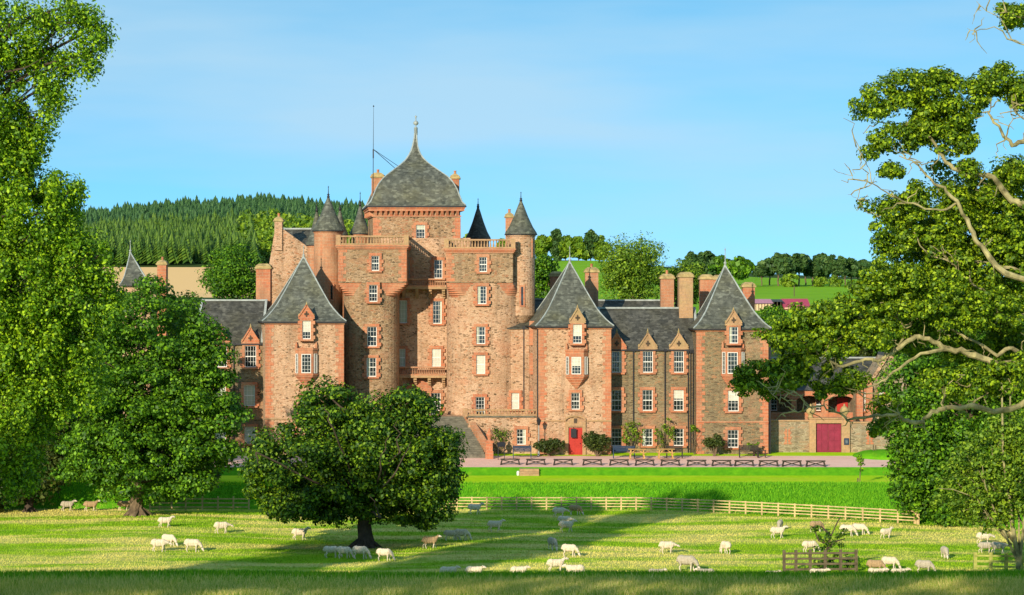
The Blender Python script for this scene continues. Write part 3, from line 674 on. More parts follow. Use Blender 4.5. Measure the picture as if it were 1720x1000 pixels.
# --- centre bay and main tower
D = 228.5
s = MB(); s.box(X(640, D), X(790, D), D, D+8, GZ, Z(400, D)); part('centre_wall', s, M['harl'])
window(676.5, 505, 543, 15, D, 3, 5, 0.97, bm='shutter'); window(734.5, 506, 544, 15, D, 3, 5, 0); window(674, 586, 616, 14, D, 3, 4, 0.97, bm='shutter'); window(733, 586, 616, 15, D, 3, 4, 0.97)
window(736, 437, 468, 14, D, 3, 4, 0); window(682, 437, 468, 12, D, 3, 4, 0.6, bm='shutter')
for (ya, yb_, x0_, x1_, nn) in ((468, 482, 672, 750, 26), (616, 631, 668, 750, 26)):
    Db = D-1.3; s = MB(); zb_ = Z(yb_, Db); s.box(X(x0_, Db), X(x1_, Db), Db, D, zb_-0.22, zb_)
    for q in range(4):
        xx = X(x0_, Db)+0.3+(X(x1_, Db)-X(x0_, Db)-0.6)*q/3
        for j in range(4): s.box(xx-0.15, xx+0.15, D-1.15+j*0.3, D, zb_-0.22-0.22*(j+1), zb_-0.225-0.22*j)
    o = part('balcony', s, M['buff']); bal((X(x0_, Db)+0.15, Db+0.15), (X(x1_, Db)-0.15, Db+0.15), zb_, Z(ya, Db), nn, 'balustrade', 'turret', o, False)
window(732, 660, 690, 16, D, 3, 4, 0); window(676, 660, 690, 16, D, 3, 4, 0)
x = X(704, D); s = MB(); s.box(x-1.15, x-0.75, D-0.3, D+0.3, 3.2, Z(657, D)); s.box(x+0.75, x+1.15, D-0.3, D+0.3, 3.2, Z(657, D)); s.box(x-1.25, x+1.25, D-0.36, D+0.3, Z(657, D), Z(651, D))
s.rings([[(x-1.2, y, Z(651, D)), (x+1.2, y, Z(651, D)), (x+0.9, y, Z(645, D)), (x+0.4, y, Z(640, D)), (x, y, Z(638, D)), (x-0.4, y, Z(640, D)), (x-0.9, y, Z(645, D))] for y in (D-0.32, D+0.2)]); part('door_surround', s, M['red'])
s = MB(); s.box(x-0.75, x+0.75, D-0.05, D+0.1, 3.2, Z(657, D)); part('door', s, M['blackwood'])
Dt = 229.4
fp = [(X(627, Dt), Dt), (X(773, Dt), Dt), (X(755, Dt+8), Dt+8), (X(618, Dt+8), Dt+8)]
ze = Z(347, Dt); s = MB(); s.prism(fp, Z(402, Dt)-0.5, ze-0.02); part('main_tower_wall', s, M['rubble'])
quoins(fp[0][0], Dt, Z(398, Dt), ze-1.1, -1); quoins(fp[1][0], Dt, Z(402, Dt), ze-1.1, 1)
s = MB()
for i, e in enumerate((0.12, 0.42, 0.5)):
    za_ = (ze-1.0, ze-0.45, ze-0.22)[i]; zb2 = (ze-0.88, ze-0.22, ze-0.03)[i]
    s.prism([(p[0]+(e if j in (1, 2) else -e), p[1]+(e if j > 1 else -e)) for j, p in enumerate(fp)], za_, zb2)
n = 17
for i in range(n):
    xx = fp[0][0]+(fp[1][0]-fp[0][0])*(i+0.5)/n; s.rings([[(xx-0.13, Dt+0.1, z), (xx+0.13, Dt+0.1, z), (xx+0.13, Dt-e, z), (xx-0.13, Dt-e, z)][::-1] for z, e in ((ze-0.88, 0.13), (ze-0.45, 0.4))])
for i in range(12):
    u = (i+0.5)/12; xx = fp[0][0]+(fp[3][0]-fp[0][0])*u; yy = Dt+8*u; s.box(xx-0.36, xx+0.1, yy-0.12, yy+0.12, ze-0.88, ze-0.45)
part('corbel_table', s, M['red'])
OG = [(0, 1.0), (0.045, 0.93), (0.126, 0.875), (0.2, 0.83), (0.27, 0.77), (0.33, 0.70), (0.378, 0.62), (0.42, 0.53), (0.468, 0.43), (0.515, 0.33), (0.56, 0.245), (0.61, 0.17), (0.667, 0.11), (0.72, 0.072), (0.775, 0.048), (0.88, 0.022), (1, 0.012)]
Dm = Dt+4; ap = (X(698.5, Dm), Dm, Z(215, Dm))
o = hip_roof(fp, ze, ap, OG, 'ogee_roof', 'slate', 0.55)
s = MB(); zz = ap[2]; k = Dm/F
s.lathe(ap[0], ap[1], [(0.17, zz-0.7), (0.17, zz-0.05), (0.2, zz), (0.05, zz+0.1), (0.05, zz+4*k), (0.2, zz+5.5*k), (0.27, zz+8*k), (0.2, zz+10.5*k), (0.05, zz+12*k), (0.05, zz+17*k), (0.14, zz+19*k), (0.04, zz+20*k), (0.015, zz+22*k)], 10); part('finial', s, M['lead'], o, True)
window(706.5, 378, 410, 15, Dt, 3, 5, 0.25, bm='shutter')
chimney(624, 644, 290, 346, Dt+3.4, 'turret', 1.7, pots=1); chimney(757, 771, 292, 340, Dt+5, 'red', 1.6, pots=1); chimney(849, 862, 357, 400, 231, 'turret', 1.2)
s = MB(); Dp = Dt+1; s.tube([(X(626.5, Dp), Dp, Z(330, Dp)), (X(627.5, Dp), Dp, Z(178, Dp))], [0.045, 0.012], 6); s.lathe(X(627.5, Dp), Dp, [(0.02, Z(180, Dp)), (0.08, Z(179, Dp)), (0.02, Z(177, Dp))], 6)
s.bar((X(627, Dp), Dp, Z(251, Dp)), (X(627, Dp), Dp, Z(266, Dp)), 0.12); s.tube([(X(627, Dp), Dp, Z(251, Dp)), (X(667, Dm), Dm-.5, Z(286, Dm))], 0.03, 4); s.tube([(X(627, Dp), Dp, Z(251, Dp)), (X(671, Dm), Dm-.5, Z(281, Dm))], 0.025, 4)
part('flagpole', s, M['iron'])
# --- terrace, steps
zt = 3.35; D = 219.6
s = MB(); s.box(X(786, D), X(905, D), D, 228.6, GZ, zt); s.box(X(600, D), X(786, D), 221.2, 228.6, GZ, zt-0.01); part('terrace_wall', s, M['harl'])
s = MB(); s.box(X(784, D), X(905, D), D-0.12, D+0.3, zt, zt+0.15); part('terrace_coping', s, M['step'])
bal((X(780, D)+0.1, D), (X(904, D), D), zt+0.15, Z(687.5, D), 24, m='buff')
window(875.5, 721, 747, 15, D, 3, 4, 0)
s = MB(); n = 18
for i in range(n):
    u = i/n; Ds = 216.0+5.3*u; zz = 0.0+zt*(i+1)/n; xl = X(590+35*u, D); xr = X(816-34*u, D)
    s.box(xl, xr, Ds, 221.4, (zt*i/n if i else GZ), zz-0.003)
part('steps', s, M['step'])
s = MB(); a = Vector((X(822, 216), 216.0)); b_ = Vector((X(781, 221), 221.3)); w_ = 0.45
s.rings([[(a.x-w_/2, a.y, GZ), (a.x+w_/2, a.y, GZ), (a.x+w_/2, a.y, 0.75), (a.x-w_/2, a.y, 0.75)], [(b_.x-w_/2, b_.y, GZ), (b_.x+w_/2, b_.y, GZ), (b_.x+w_/2, b_.y, zt+0.6), (b_.x-w_/2, b_.y, zt+0.6)]]); part('stair_wall', s, M['turret'])
D = 215.6; x = X(822, D); s = MB(); s.box(x-0.36, x+0.36, D-0.36, D+0.36, GZ, 0.5); s.box(x-0.3, x+0.3, D-0.3, D+0.3, 0.5, 1.25); s.box(x-0.38, x+0.38, D-0.38, D+0.38, 1.25, 1.4)
s.lathe(x, D, [(0.28, 1.4), (0.14, 1.55), (0.2, 1.75), (0.31, 1.95), (0.24, 2.15), (0.1, 2.3), (0.12, 2.4), (0.02, 2.6)], 10); part('stair_pillar', s, M['red'])

# --- right wing
D = 221.0
s = MB(); s.box(X(1020, D), X(1175, D), D, D+8, GZ, Z(588, D)); part('wing_wall', s, M['brown'])
gable_roof(1008, 1172, D, 587, 518, 8, 4.0)
gable_roof(1000, 1118, D+8.5, 560, 505, 8, 4.0); gable_roof(880, 960, D+8.5, 545, 503, 8, 4.0)
for i, cx in enumerate((1036, 1088, 1140)):
    window(cx, 590, 626, 17, D, 4, 4, 0); pediment(cx, D, 587, 561, 30, 2.2, 9, 'red' if i == 0 else 'buff')
    window(cx-.5, 655, 690, 17, D, 3, 4, (0, 0, 0.42)[i]); window(cx-.5, 720, 749, 17, D, 3, 4, 0)
pipe(1064, 590, 762, D); pipe(1117, 590, 762, D)
for q in (1156, 1160, 1164): pipe(q, 592, 765, D, 0.055)
chimney(983, 1005, 449, 530, 227, 'turret', 1.6, pots=1); chimney(924, 946, 456, 530, 231, 'red', 1.3, pots=0); chimney(1110, 1132, 460, 530, 230, 'turret', 1.3, pots=1)
chimney(1141, 1164, 457, 575, 224, 'buff', 2.2, pots=0); chimney(1176, 1198, 461, 540, 231, 'red', 1.3, pots=0); chimney(1248, 1268, 474, 540, 230, 'red', 1.4, pots=0)
chimney(1198, 1212, 462, 520, 240, 'red', 1.4, pots=0)
# distant pavilion roof and stack of the north range, behind the trees on the left
D = 250
fp = [(X(206, D), D), (X(252, D), D), (X(252, D+6), D+6), (X(206, D+6), D+6)]
s = MB(); s.prism(fp, GZ, Z(480, D)); part('north_pavilion_wall', s, M['harl']); o = hip_roof(fp, Z(480, D), (X(219, D+3), D+3, Z(424, D)), PYR); finial(X(219, D+3), D+3, Z(424, D), 1.4, o)
chimney(264, 279, 437, 540, D-3, 'red', 1.3, pots=1)

# ------------------------------------------------------------------ service court: range, gateway walls
D = 229.0
lo = thing('service_range', (X(1370, D), D, 0), 'low slate-roofed service range with dark arches behind the burgundy gate', 'building')
s = MB(); a = X(1292, D); c = X(1500, D); s.box(a, c, D+2.2, D+9, GZ, Z(655, D)); part('wall', s, M['brown'], lo)
s = MB(); s.rings([[(a, D-0.2, Z(656, D)), (a, D+5, Z(602, D+5)), (a, D+9.4, Z(656, D))], [(c, D-0.2, Z(656, D)), (c, D+5, Z(602, D+5)), (c, D+9.4, Z(656, D))]]); rf = part('roof', s, M['slate_dark'], lo)
s = MB(); s.bar((a, D+5, Z(601, D+5)), (c, D+5, Z(601, D+5)), 0.25, 0.15); part('ridge_lead', s, M['lead'], rf)
def arcade(x0, x1, yt, ysp, yb, wall_top):
    """wall piece with one segmental arch opening"""
    s = MB(); xa, xb = X(x0, D), X(x1, D); zt_ = Z(wall_top, D); n = 10; pts = []
    for i in range(n+1):
        u = i/n; pts.append((xa+(xb-xa)*u, Z(ysp, D)+(Z(yt, D)-Z(ysp, D))*math.sin(math.pi*u)**0.7))
    for i in range(n): 
        p, q = pts[i], pts[i+1]
        s.rings([[(p[0], y, p[1]), (q[0], y, q[1]), (q[0], y, zt_), (p[0], y, zt_)] for y in (D, D+0.5)])
    return s
s = MB()
for (x0_, x1_) in ((1290, 1329), (1338, 1380), (1391, 1436)):
    q = arcade(x0_, x1_, 665, 672, 690, 655); n0 = len(s.v); s.v += q.v; s.f += [tuple(i+n0 for i in f) for f in q.f]; s.m += q.m
for (x0_, x1_) in ((1329, 1338), (1380, 1391), (1436, 1442)): s.box(X(x0_, D), X(x1_, D), D-0.05, D+0.55, GZ, Z(655, D))
s.box(X(1290, D), X(1440, D), D+.02, D+0.48, GZ, Z(693, D)); part('arcade', s, M['red'], lo)
s = MB(); s.box(X(1406, D+2), X(1424, D+2), D+2.05, D+2.25, 0, Z(670, D)); part('door', s, M['reddoor'], lo)
D2 = D+2.15
window(1376, 670, 690, 12, D2, 2, 4, 0, lo, False); window(1298, 668, 690, 14, D2, 3, 4, 0, lo, False)
D = 226.0
gb = thing('gabled_lodge', (X(1480, D), D, 0), 'grey stone gabled lodge with tall narrow windows, right of the burgundy gate', 'building')
s = MB(); s.rings([[(X(1440, D), y, GZ), (X(1536, D), y, GZ), (X(1536, D), y, Z(650, D)), (X(1492, D), y, Z(596, D)), (X(1470, D), y, Z(630, D)), (X(1440, D), y, Z(655, D))] for y in (D, D+6)]); part('wall', s, M['greywall'], gb)
s = MB(); s.bar((X(1462, D), D-0.1, Z(642, D)), (X(1492, D), D-0.1, Z(594, D)), 0.3); s.bar((X(1538, D), D-0.1, Z(652, D)), (X(1492, D), D-0.1, Z(594, D)), 0.3); part('gable_coping', s, M['harl'], gb)
s = MB(); s.rings([[(X(1490, D), y, Z(600, D)), (X(1540, D), y, Z(652, D)), (X(1492, D), y, Z(593, D))] for y in (D+0.3, D+6.2)]); part('roof', s, M['slate_dark'], gb)
for cx in (1443, 1459):
    s = MB(); xx = X(cx, D); s.box(xx-0.3, xx+0.3, D-0.5, D+0.2, GZ, Z(652, D)); s.rings([[(xx-0.34, y, Z(652, D)), (xx+0.34, y, Z(652, D)), (xx, y, Z(632, D))] for y in (D-0.52, D)]); part('buttress', s, M['red'], gb)
for cx in (1451, 1480): window(cx, 658, 690, 8, D, 1, 4, 0.95, gb, True)
D = 221.5
def gwall(x0, x1, yt, label, slitx):
    o = thing('garden_wall', (X((x0+x1)/2, D), D, 0), label, 'wall')
    s = MB(); s.box(X(x0, D), X(x1, D), D, D+0.6, GZ, Z(yt, D)); part('masonry', s, M['greywall'], o)
    s = MB(); s.box(X(x0, D), X(x1, D), D-0.08, D+0.68, Z(yt, D), Z(yt, D)+0.12); part('coping', s, M['buff'], o)
    s = MB(); xx = X(slitx, D)
    for i in range(6): e = 0.24 if i % 2 else 0.34; s.box(xx-e, xx-0.05, D-0.04, D+0.1, 0.75+i*0.24, 0.98+i*0.24); s.box(xx+0.05, xx+e, D-0.04, D+0.1, 0.75+i*0.24, 0.98+i*0.24)
    part('arrow_slit', s, M['red'], o)
gwall(1292, 1359, 708, 'grey stone garden wall with a red arrow slit, between right pavilion and gate', 1323)
gwall(1427, 1540, 711, 'grey stone garden wall right of the burgundy gate, partly behind the trees', 1461)
gt = thing('gateway', (X(1392, D), D, 0), 'red sandstone gateway with closed burgundy double doors and ball finials', 'gate')
s = MB(); s.box(X(1359, D), X(1370, D), D-0.25, D+0.8, GZ, Z(704, D)); s.box(X(1413, D), X(1427, D), D-0.25, D+0.8, GZ, Z(704, D)); s.box(X(1370, D), X(1413, D), D-0.2, D+0.75, Z(711, D), Z(704, D)); s.box(X(1358, D), X(1428, D), D-0.32, D+0.86, Z(704, D), Z(702, D)); part('gate_pillar', s, M['buff'], gt)
for cx in (1362.5, 1419):
    s = MB(); zz = Z(702, D); s.lathe(X(cx, D), D+0.3, [(0.3, zz), (0.2, zz+0.15), (0.22, zz+0.25), (0.42, zz+0.5), (0.42, zz+0.75), (0.25, zz+1.0), (0.08, zz+1.1), (0.1, zz+1.2), (0.02, zz+1.3)], 12); part('ball_finial', s, M['lichen'], gt, True)
for i in (0, 1):
    s = MB(); xa = X(1370.2, D)+i*1.19; xb = xa+1.165; s.box(xa, xb, D+0.1, D+0.2, -0.1, Z(711.3, D))
    for j in range(3):
        for r_ in range(2): s.box(xa+0.08+r_*0.55, xa+0.53+r_*0.55, D+0.06, D+0.1, 0.1+j*0.98, 0.98+j*0.98)
    o = part('gate_leaf', s, M['burgundy'], gt)
s = MB(); s.box(X(1417, D), X(1425, D), D-0.34, D-0.26, Z(747, D), Z(736, D)); so = part('notice_board', s, M['blue'], gt)
s = MB(); [s.box(X(1419, D), X(1423, D), D-0.355, D-0.338, Z(744-2.2*i, D), Z(744-2.2*i, D)+0.035) for i in range(3)]; part('notice_text', s, M['lead'], so)


# ------------------------------------------------------------------ vegetation helpers
def unit(n):
    v = rng.normal(size=(n, 3)); return v/np.linalg.norm(v, axis=1, keepdims=True)
def clumps_in(lobes, n):
    """lobes: rows (x,y,z,rx,ry,rz); clump centres mostly in the outer part of each lobe"""
    Lb = np.array(lobes, float); vol = (Lb[:, 3]*Lb[:, 4]*Lb[:, 5])**0.75; k = rng.choice(len(Lb), n, p=vol/vol.sum())
    d = unit(n); r = 0.35+0.62*rng.random(n)**0.55
    return Lb[k, :3]+d*r[:, None]*Lb[k, 3:6]
def leaf_quads(C, rad, per, size, flat=0.7, up=0.5, hang=0.0):
    n = len(C)*per; rad = np.repeat(np.broadcast_to(rad, (len(C),)), per)
    c = np.repeat(C, per, axis=0); d = unit(n); r = 0.3+0.7*rng.random(n)**0.6
    p = c+d*(r*rad)[:, None]*np.array([1, 1, flat])
    if hang: p[:, 2] -= hang*rng.random(n)**2
    nn = d*0.85+unit(n)*0.62; nn[:, 2] += up*0.8; nn /= np.linalg.norm(nn, axis=1, keepdims=True)
    t_ = np.cross(nn, unit(n)); t_ /= np.maximum(np.linalg.norm(t_, axis=1, keepdims=True), 1e-6); b_ = np.cross(nn, t_)
    s = (size*(0.45+1.0*rng.random(n)**1.3))[:, None]; fold = nn*s*0.18
    V = np.stack([p-t_*s*0.5, p-b_*s*0.36+fold, p+t_*s*0.55, p+b_*s*0.36+fold], axis=1).reshape(-1, 3)
    return V
def crown_obj(name, V, m, parent):
    return npmesh(name, V, np.arange(len(V)).reshape(-1, 4), 4, m, parent)
def wiggle(a, b, n, amp, sag=0.0):
    a = Vector(a); b = Vector(b); L_ = min((b-a).length, 5.0); out = []
    for i in range(n+1):
        u = i/n; p = a.lerp(b, u)+Vector((random.gauss(0, 1), random.gauss(0, 1), random.gauss(0, 0.6)))*amp*L_*(0 if i in (0, n) else 1)
        p.z += sag*L_*math.sin(math.pi*u); out.append(p)
    return out
def plobe(px, py, rx, ry, D, depth=None, dy=0):
    """lobe from picture size at distance D (real metres)"""
    k = D/F; return (X(px, D+dy), D+dy, Z(py, D+dy), rx*k, (depth if depth else rx*k), ry*k)
def tree(name, label, base, lobes, trunk_r, fork_z, leaf, bark, ncl, per, lsize, crad, group=None, twigs=26, cat='tree', lean=(0, 0), flat=0.7, hang=0.0, extra=None, up=0.5, roots=True):
    t = thing(name, base, label, cat, group); bx, by, bz = base
    s = MB(); top = Vector((bx+lean[0], by+lean[1], fork_z))
    pts = wiggle((bx, by, bz-0.3), top, 5, 0.02)
    if roots:
        s.tube(pts, [trunk_r*1.9, trunk_r*1.15, trunk_r, trunk_r*0.95, trunk_r*0.92, trunk_r*0.9], 12)
        for i in range(6):
            a = i*1.05+random.random()*.5; s.tube([(bx, by, bz+trunk_r*1.3), (bx+math.cos(a)*trunk_r*1.5, by+math.sin(a)*trunk_r*1.5, bz+trunk_r*.35), (bx+math.cos(a)*trunk_r*2.6, by+math.sin(a)*trunk_r*2.6, bz-0.15)], [trunk_r*.6, trunk_r*.42, trunk_r*.15], 6)
    else: s.tube(pts, [trunk_r*1.3]+[trunk_r]*4+[trunk_r*0.85], 8)
    for lb in lobes:
        c = Vector(lb[:3]); e = c+Vector((0, 0, lb[5]*0.35)); r0 = trunk_r*0.55*min(1, (lb[3]/max(l[3] for l in lobes))**0.5+0.1)
        if e.z-top.z > 7:
            via = Vector((top.x+(e.x-top.x)*0.08, top.y, e.z-0.3*abs(e.x-top.x)-1.5)); m1 = wiggle(top+Vector((0, 0, -0.3)), via, 3, 0.03); mid = m1[:-1]+wiggle(via, e, 3, 0.06, 0.1)
        else: mid = wiggle(top+Vector((0, 0, -0.3)), e, 6, 0.05, 0.04)
        s.tube(mid, [r0*(1-0.82*i/6) for i in range(7)], 7)
        for q in range(max(2, twigs//len(lobes))):
            st = mid[random.randint(2, 5)]; d = Vector(unit(1)[0]); d.z = abs(d.z)*0.5+d.z*0.5
            en = c+Vector((d.x*lb[3], d.y*lb[4], d.z*lb[5]))*0.92; tw = wiggle(st, en, 4, 0.07); s.tube(tw, [r0*0.3*(1-0.85*i/4) for i in range(5)], 4)
    if extra: extra(s)
    tr = s.build('trunk', bark, t)
    C = clumps_in(lobes, ncl); V = leaf_quads(C, crad*(0.6+0.8*rng.random(len(C))), per, lsize, flat, up, hang)
    crown_obj('crown', V, leaf, t); return t
def gpos(px, D): x = X(px, D); return (x, D, gz(x, D))

# ------------------------------------------------------------------ the trees of the park
# chestnut in the middle
D = 165.5
lob = [plobe(*a, D, dp) for a, dp in (((600, 760, 110, 70), 5.2), ((500, 775, 84, 72), 4.2), ((700, 780, 70, 78), 4.4), ((555, 680, 50, 34), 2.6), ((525, 700, 30, 24), 1.6), ((668, 690, 66, 38), 3.0), ((700, 680, 24, 22), 1.2), ((640, 670, 26, 20), 1.4), ((620, 720, 60, 40), 3), ((752, 775, 18, 16), .8), ((612, 845, 66, 20), 2.6), ((570, 862, 40, 14), 2),
       ((460, 800, 52, 62), 2.8), ((740, 820, 38, 52), 2.5), ((600, 820, 110, 40), 5.0), ((520, 840, 70, 36), 3.4), ((690, 855, 62, 30), 3.2), ((735, 745, 32, 36), 2), ((470, 850, 40, 25), 2.2))]
def ex(s):
    for (a, b_) in (((640, 790), (655, 730)), ((660, 800), (690, 742)), ((560, 720), (545, 680)), ((672, 760), (668, 705)), ((640, 870), (622, 835)), ((430, 760), (433, 790))):
        s.tube(wiggle((X(612, D), D, Z(850, D)), (X(a[0], D-5), D-5, Z(a[1], D-5)), 5, 0.02), [0.1, .09, .08, .07, .065, .06], 5)
        s.tube(wiggle((X(a[0], D-5), D-5, Z(a[1], D-5)), (X(b_[0], D-5.2), D-5.2, Z(b_[1], D-5.2)), 5, 0.06), [0.06, .05, .045, .04, .03, .015], 5)
tree('chestnut_tree', 'broad dark green chestnut tree standing alone in the middle of the sheep pasture', gpos(612, D), lob, 0.52, Z(852, D), M['lf_chestnut'], M['bark_dark'], 430, 250, 0.235, 1.05, extra=ex, flat=0.6)
# sycamore with exposed root flare at left
D = 188
lob = [plobe(*a, D, dp) for a, dp in (((250, 545, 105, 75), 5), ((200, 640, 90, 75), 4.5), ((300, 650, 85, 90), 4.6), ((180, 750, 80, 52), 4), ((310, 770, 85, 55), 4.2), ((365, 700, 45, 80), 3.2), ((350, 590, 38, 42), 2.6),
       ((240, 806, 100, 32), 4.5), ((140, 785, 45, 28), 2.6), ((225, 700, 100, 110), 4.5), ((335, 810, 50, 16), 2.5))]
tree('sycamore_tree', 'full green sycamore with flared roots in front of the left wing', gpos(231, D), lob, 0.5, Z(800, D), M['lf_green'], M['bark'], 460, 260, 0.26, 1.2, flat=0.55)
# big lime at the left edge: nearer, tall, hanging sprays
D = 112
lob = [plobe(*a, D, dp) for a, dp in (((20, 50, 75, 60), 2.2), ((110, 22, 58, 30), 1.4), ((80, 100, 46, 36), 1.4), ((85, 150, 30, 30), 1.0), ((78, 200, 20, 30), .7), ((160, 90, 20, 16), .6), ((60, 205, 14, 20), .5), ((165, 30, 24, 16), .7), ((45, 250, 24, 14), .6), ((20, 262, 44, 22), 1.2), ((60, 225, 26, 20), .7), ((0, 230, 44, 34), 1.3), ((-30, 170, 70, 130), 2.5), ((150, 60, 34, 22), 1.0), ((20, 215, 30, 60), 1.2), ((135, 100, 28, 24), .9),
       ((55, 360, 90, 80), 3.0), ((30, 480, 105, 90), 3.4), ((120, 440, 60, 70), 2.3), ((150, 500, 55, 60), 2.0), ((60, 600, 85, 80), 3), ((20, 720, 60, 80), 2.6), ((-40, 500, 80, 200), 3.2), ((100, 330, 48, 44), 1.6),
       ((170, 440, 26, 40), 1.2), ((30, 800, 40, 40), 1.6), ((0, 300, 60, 50), 2), ((130, 620, 50, 60), 1.8), ((60, 680, 60, 60), 2), ((20, 560, 60, 60), 2.5), ((-20, 400, 60, 90), 2.5), ((90, 560, 70, 50), 2.5), ((30, 260, 34, 26), 1))]
tree('lime_tree', 'tall yellow-green lime tree with hanging sprays filling the left edge of the photo', gpos(-45, D), lob, 0.6, Z(640, D), M['lf_lime'], M['bark_dark'], 1600, 125, 0.155, 0.5, flat=0.8, hang=0.7, twigs=60, up=0.3)
# dark shaded thicket beyond it
D = 193
lob = [plobe(*a, D, dp) for a, dp in (((60, 760, 85, 80), 4), ((-20, 740, 80, 110), 4), ((100, 720, 50, 80), 3), ((60, 640, 80, 70), 3.5), ((120, 590, 50, 60), 2.5), ((10, 820, 60, 30), 3), ((-30, 820, 80, 34), 3))]
tree('holly_tree', 'dark shaded evergreen tree behind the hanging lime sprays at left', gpos(50, D), lob, 0.3, Z(800, D), M['lf_hedge'], M['bark_dark'], 520, 60, 0.34, 1.1)

# the big spreading sycamore at right: limbs drawn from the photo, in three depths
D = 108
t = thing('sycamore_tree', gpos(1900, D), 'huge old sycamore with twisting pale limbs reaching in from the right edge', 'tree')
s = MB(); bx, by, bz = t.location
s.tube([(bx, by, bz-0.4), (bx, by, bz+2), (bx-0.4, by, bz+6), (bx-0.9, by, Z(600, D)), (bx-1.2, by+.5, Z(380, D)), (bx-2, by+.5, Z(240, D))], [1.5, 0.95, 0.85, 0.7, 0.45, 0.25], 14)
def limb(pts, r0, r1, dy0=0.0, dy1=0.0, n=8):
    P = []; k = len(pts)
    for i, (a, b_) in enumerate(pts):
        u = i/(k-1); Dd = D+dy0+(dy1-dy0)*u+random.uniform(-0.15, 0.15); P.append(Vector((X(a, Dd), Dd, Z(b_, Dd))))
    Q = []
    for i in range(k-1):
        for j in range(3):
            q = P[i].lerp(P[i+1], j/3)
            if j: q += Vector((random.gauss(0, .05), random.gauss(0, .05), random.gauss(0, .05)))
            Q.append(q)
    Q.append(P[-1]); s.tube(Q, [(r0+(r1-r0)*(i/(len(Q)-1))**0.8)*0.74*random.uniform(.88, 1.12) for i in range(len(Q))], n); return Q
LM = [limb([(1840, 430), (1720, 345), (1700, 338), (1683, 318), (1669, 298), (1649, 294), (1625, 296), (1601, 284), (1584, 264), (1564, 233), (1553, 216), (1530, 209), (1506, 213), (1465, 199)], 0.26, 0.03, 0, 1),
 limb([(1860, 560), (1760, 480), (1690, 460), (1652, 417), (1638, 403), (1625, 369), (1608, 338), (1587, 315), (1564, 301), (1547, 284), (1533, 270), (1510, 262)], 0.24, 0.03, -1, 0),
 limb([(1608, 340), (1590, 352), (1574, 352), (1543, 345), (1516, 338), (1489, 323), (1465, 308), (1441, 303), (1420, 293), (1400, 284)], 0.09, 0.012, -.4, -.8, 5),
 limb([(1465, 308), (1460, 284), (1450, 268), (1443, 253), (1436, 240)], 0.035, 0.01, -.7, -.8, 4), limb([(1480, 362), (1462, 358), (1448, 347), (1438, 332), (1424, 327)], 0.03, 0.01, -.6, -.6, 4),
 limb([(1850, 330), (1790, 260), (1720, 238), (1700, 245), (1686, 230), (1669, 206), (1660, 190), (1669, 179), (1676, 165)], 0.2, 0.03, 0, 0), limb([(1690, 232), (1702, 200), (1695, 180)], 0.06, 0.02, 0, 0, 5), limb([(1720, 200), (1706, 190), (1700, 160)], 0.07, 0.02, 0, 0, 5),
 limb([(1860, 640), (1780, 610), (1720, 609), (1682, 612), (1650, 602), (1614, 587), (1585, 587), (1560, 569), (1538, 566), (1520, 576), (1499, 594), (1474, 607), (1445, 607), (1416, 616), (1400, 610), (1387, 598), (1370, 590), (1358, 580), (1344, 573)], 0.27, 0.03, -1, -2),
 limb([(1860, 620), (1780, 585), (1720, 595), (1695, 585), (1675, 598), (1650, 580), (1614, 562), (1589, 555), (1575, 556)], 0.2, 0.04, 0, -1),
 limb([(1585, 587), (1546, 594), (1510, 620), (1488, 638), (1466, 648), (1440, 655), (1420, 652)], 0.12, 0.02, -1.2, -2.5, 6), limb([(1499, 594), (1517, 569), (1520, 551), (1506, 533), (1484, 522), (1470, 520)], 0.09, 0.02, -1.5, -1, 6),
 limb([(1517, 560), (1532, 540), (1528, 520)], 0.05, 0.02, -1, -1, 5),
 limb([(1860, 700), (1780, 650), (1720, 677), (1697, 688), (1668, 692), (1632, 681), (1600, 684), (1578, 688), (1560, 699), (1538, 710), (1517, 706), (1510, 695), (1490, 697), (1466, 699), (1440, 702), (1423, 706), (1402, 692), (1384, 681), (1358, 684), (1340, 693), (1325, 684), (1312, 677)], 0.22, 0.025, -2, -3.5),
 limb([(1333, 657), (1318, 668), (1308, 672), (1298, 664), (1290, 652), (1270, 640)], 0.06, 0.02, -3, -3.2, 5), limb([(1358, 684), (1345, 668), (1333, 657)], 0.04, 0.05, -3.2, -3, 5), limb([(1384, 598), (1395, 575), (1390, 560)], 0.05, 0.02, -2, -2, 5),
 limb([(1860, 560), (1770, 520), (1720, 530), (1693, 533), (1668, 515), (1661, 497), (1632, 476), (1607, 454), (1600, 440)], 0.17, 0.03, 1, 0), limb([(1720, 460), (1668, 445), (1630, 440), (1596, 440), (1560, 429), (1542, 404), (1535, 390)], 0.13, 0.02, 0.5, 0, 6),
 limb([(1697, 688), (1700, 660), (1712, 640)], 0.06, 0.02, -2, -2, 5), limb([(1632, 681), (1660, 660), (1640, 650), (1600, 648), (1575, 655)], 0.05, 0.02, -2, -2, 5), limb([(1800, 120), (1740, 80), (1700, 68), (1670, 45), (1640, 52), (1625, 48)], 0.08, 0.012, 0, 0, 5), limb([(1700, 68), (1680, 30), (1650, 12), (1640, 2)], 0.04, 0.012, 0, 0, 5), limb([(1720, 30), (1690, 20), (1668, 8)], 0.04, 0.01, 0, 0, 4)]
for Q in LM:                                   # side twigs along the limbs
    for q in range(max(3, len(Q)//3)):
        a = Q[random.randint(len(Q)//4, len(Q)-2)]; d = Vector(unit(1)[0]); d.y *= 0.5
        s.tube(wiggle(a, a+d*random.uniform(0.5, 1.5), 4, 0.13), [0.035, .03, .025, .018, .01], 4)
s.build('trunk', M['bark_pale'], t)
def lobs(lst, dd=0): return [plobe(a[0], a[1], a[2], a[3], D, a[4] if len(a) > 4 else 1.3, dd+(a[5] if len(a) > 5 else 0)) for a in lst]
